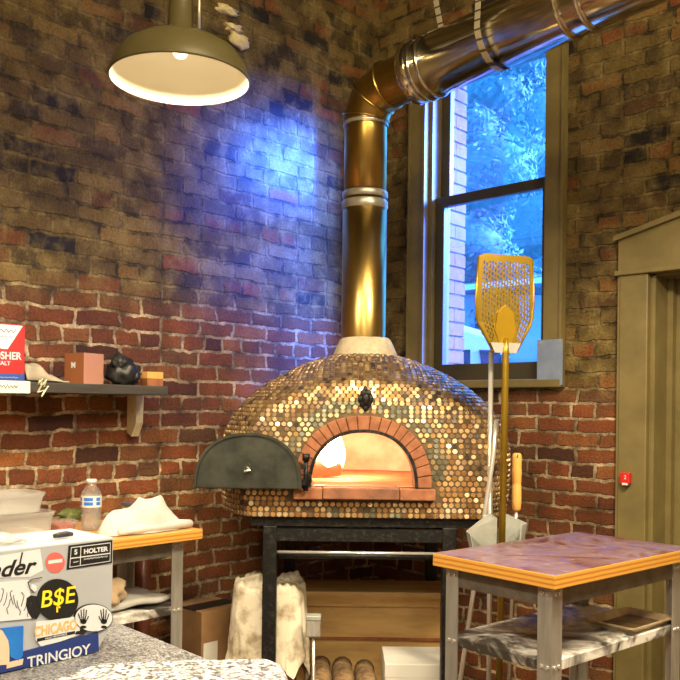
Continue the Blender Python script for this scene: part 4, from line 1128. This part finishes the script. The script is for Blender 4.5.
lab('nder', 10, 569, 16, 'ink', z, shear=.35, bold=.0008, sx=1.15)
MB().tube([(z+.001, *cy(19, 566)), (z+.001, *cy(22, 552))], .0015, 6).build('script_stroke', 'ink', case)
_, z = flat(circ(55, 562.5, 9.6, 10.3), 'coral', 'round_sticker')
flat(quad((48, 564), (48, 560.5), (62, 558.5), (62, 562)), 'stick', 'round_sticker_bar')
_, z = flat(quad((66.5, 569.5), (68.5, 545.5), (112, 540), (111.5, 563)), 'ink', 'nameplate_sticker')
_, z1 = flat(quad((69, 567.5), (70.6, 547.2), (110.2, 542.3), (109.8, 561.2)), 'stick', 'nameplate_line')
_, z1 = flat(quad((69.6, 566.7), (71.1, 547.9), (109.6, 543.1), (109.2, 560.6)), 'ink', 'nameplate_field')
flat(quad((79.3, 565), (80.0, 546.8), (80.7, 546.7), (80.0, 565)), 'stick', 'nameplate_line'); _, z1 = flat(quad((70.0, 558.8), (70.0, 557.8), (109.5, 552.6), (109.5, 553.6)), 'stick', 'nameplate_line')
lab('HOLTER', 95, 550.2, 4.6, 'stick', z1, bold=.0005, sx=1.12, slope=.0); ya, za = cy(83, 558.9); yb, zb = cy(107, 556.3); scrawl('lettering', 'stick', case, z1+.0004, ya, yb, (za+zb)/2, .004, 34, .0005, 6); lab('S', 75, 552, 5, 'stick', z1, bold=.0005); ya, za = cy(72.5, 562); yb, zb = cy(77.5, 561.4); scrawl('lettering', 'stick', case, z1+.0004, ya, yb, (za+zb)/2, .004, 7, .0006, 7)
# sketched figures and a dark insect shape
_, z = flat(quad((-10, 622), (-10, 583), (28, 580), (33, 618)), 'stick', 'drawing_sticker')
mb = MB()
for k in range(9):
    x0, y0_ = 1+k*3.4, 586+(k*7) % 19; pts = [(x0+2*math.sin(k+t), y0_+t*3.5+2.2*math.cos(2*k+t*1.7)) for t in range(5)]
    mb.tube([(z+.0006, *cy(*q)) for q in pts], .0006, 5)
mb.build('drawing_lines', 'ink', case)
flat(quad((27, 612), (25, 604), (26, 598), (30, 595), (36, 596), (39, 602), (40, 612), (36, 619), (31, 618)), 'ink', 'dark_figure')
_, z = flat(circ(33, 588, 3, 3.6, 16), 'stick', 'figure_head')
MB().tube([(z+.0006, *cy(*q)) for q in ((33, 592), (29, 588), (27, 582), (31, 579), (37, 578), (41, 577))], .0009, 5).build('figure_line', 'ink', case)
_, z = flat(circ(57, 600, 20.5, 21.3, 40), 'ink', 'round_black_sticker')
lab('B$E', 56.5, 597.5, 17, 'yellow', z, bold=.0004, sx=1.0, shear=.1); lab('r', 57, 608, 8, 'yellow', z, bold=.0008)
_, z = flat(quad((35, 640), (35, 622), (78, 616), (79, 634), (60, 641), (40, 646)), 'stick', 'city_sticker')
lab('CHICAGO', 55, 628, 10, 'orange', z, bold=.0006, sx=.72, slope=.0)
_, z1 = flat(quad((36, 641.5), (36, 638.2), (74, 630.5), (74, 633.5)), 'ink', 'city_sticker_strip'); lab('MUSIC EXCHANGE', 55, 636, 2.0, 'stick', z1, slope=0.03)
flat(quad((74, 634), (75, 631), (83, 629.5), (86, 631), (82, 634)), 'ink', 'guitar_mark')
_, z = flat(circ(92.5, 617.5, 19.2, 14.0, 40), 'ink', 'oval_sticker_edge'); _, z = flat(circ(92.5, 617.5, 18.5, 13.3, 40), 'stick', 'oval_sticker')
for cx_, sgn in ((82, 1), (102.5, -1)):
    mb = MB()
    for k, (dx, dy, ln) in enumerate(((-4.2, -1, 5), (-2, -3, 8), (.4, -3.4, 9), (2.6, -2.8, 8), (4.2, 1, 4))):
        mb.tube([(z+.0006, *cy(cx_+sgn*dx*.5, 621)), (z+.0006, *cy(cx_+sgn*dx, 617+dy)), (z+.0006, *cy(cx_+sgn*dx*1.2, 617+dy-ln*.6))], .0011, 5)
    mb.prism(circ(cx_, 621, 3.2, 2.6, 14), F, z, z+.0006); mb.prism(circ(cx_, 626.5, 3.0, 1.5, 12), F, z, z+.0006)
    mb.build('hand_print', 'ink', case)
_, z = flat(quad((-20, 685), (-20, 662), (97, 632), (97.5, 652), (94, 659), (40, 671)), 'navy', 'wordmark_sticker')
lab('TRINGJOY', 58, 655.5, 10.5, 'stick', z, bold=.0004, sx=1.0, slope=.0)
MB().tube([(z+.0004, *cy(*q)) for q in ((69.4, 657.5), (69.2, 661.5), (67.9, 663.4), (65.9, 662.6))], .0013, 6).build('lettering', 'stick', case)
MB().tube([(.0012, *cy(*q)) for q in ((-10, 681.5), (40, 673.5), (94, 661.5))], .0006, 5).build('sticker_edge', 'ink', case)
flat(quad((-20, 665), (-20, 630), (4, 630), (8, 640), (8, 664)), 'skin_tape', 'peach_sticker', .0056)
flat(quad((0, 628), (22, 625.5), (21.5, 655), (17, 660), (9, 656), (7, 640)), 'tape', 'blue_tape', .0060)
flat(quad((5, 668), (6, 662), (22, 658), (21, 664)), 'skin_tape', 'peach_sticker', .0058)
# things on top of the case
p = on_z(16, 541, ztop)
mb = MB(); mb.grid(lambda u, v: Vector(((v-.5)*.11, (u-.5)*.24, .006 + .016*abs(noise.noise(Vector((u*7, v*5, 4))))+.010*math.sin(u*PI)*math.sin(v*PI))), 40, 24)
o = mb.build('plastic_wrap', 'clear'); o.location = (XF-.085, yr-.29, ztop+.001); s = o.modifiers.new('solid', 'SOLIDIFY'); s.thickness = .004
tag(o, 'crinkled translucent plastic wrap lying on top of the stickered case', 'wrap')
o = MB().tube([(0, -.022, .006), (.002, -.010, .008), (0, .004, .008), (-.002, .020, .006)], [.004, .0062, .0062, .004], 10).build('marker_pen', 'blackp')
p = on_z(66, 539, ztop); o.location = (p.x-.01, p.y, ztop+.0005); tag(o, 'short dark pen stub lying on the back edge of the stickered case', 'pen')
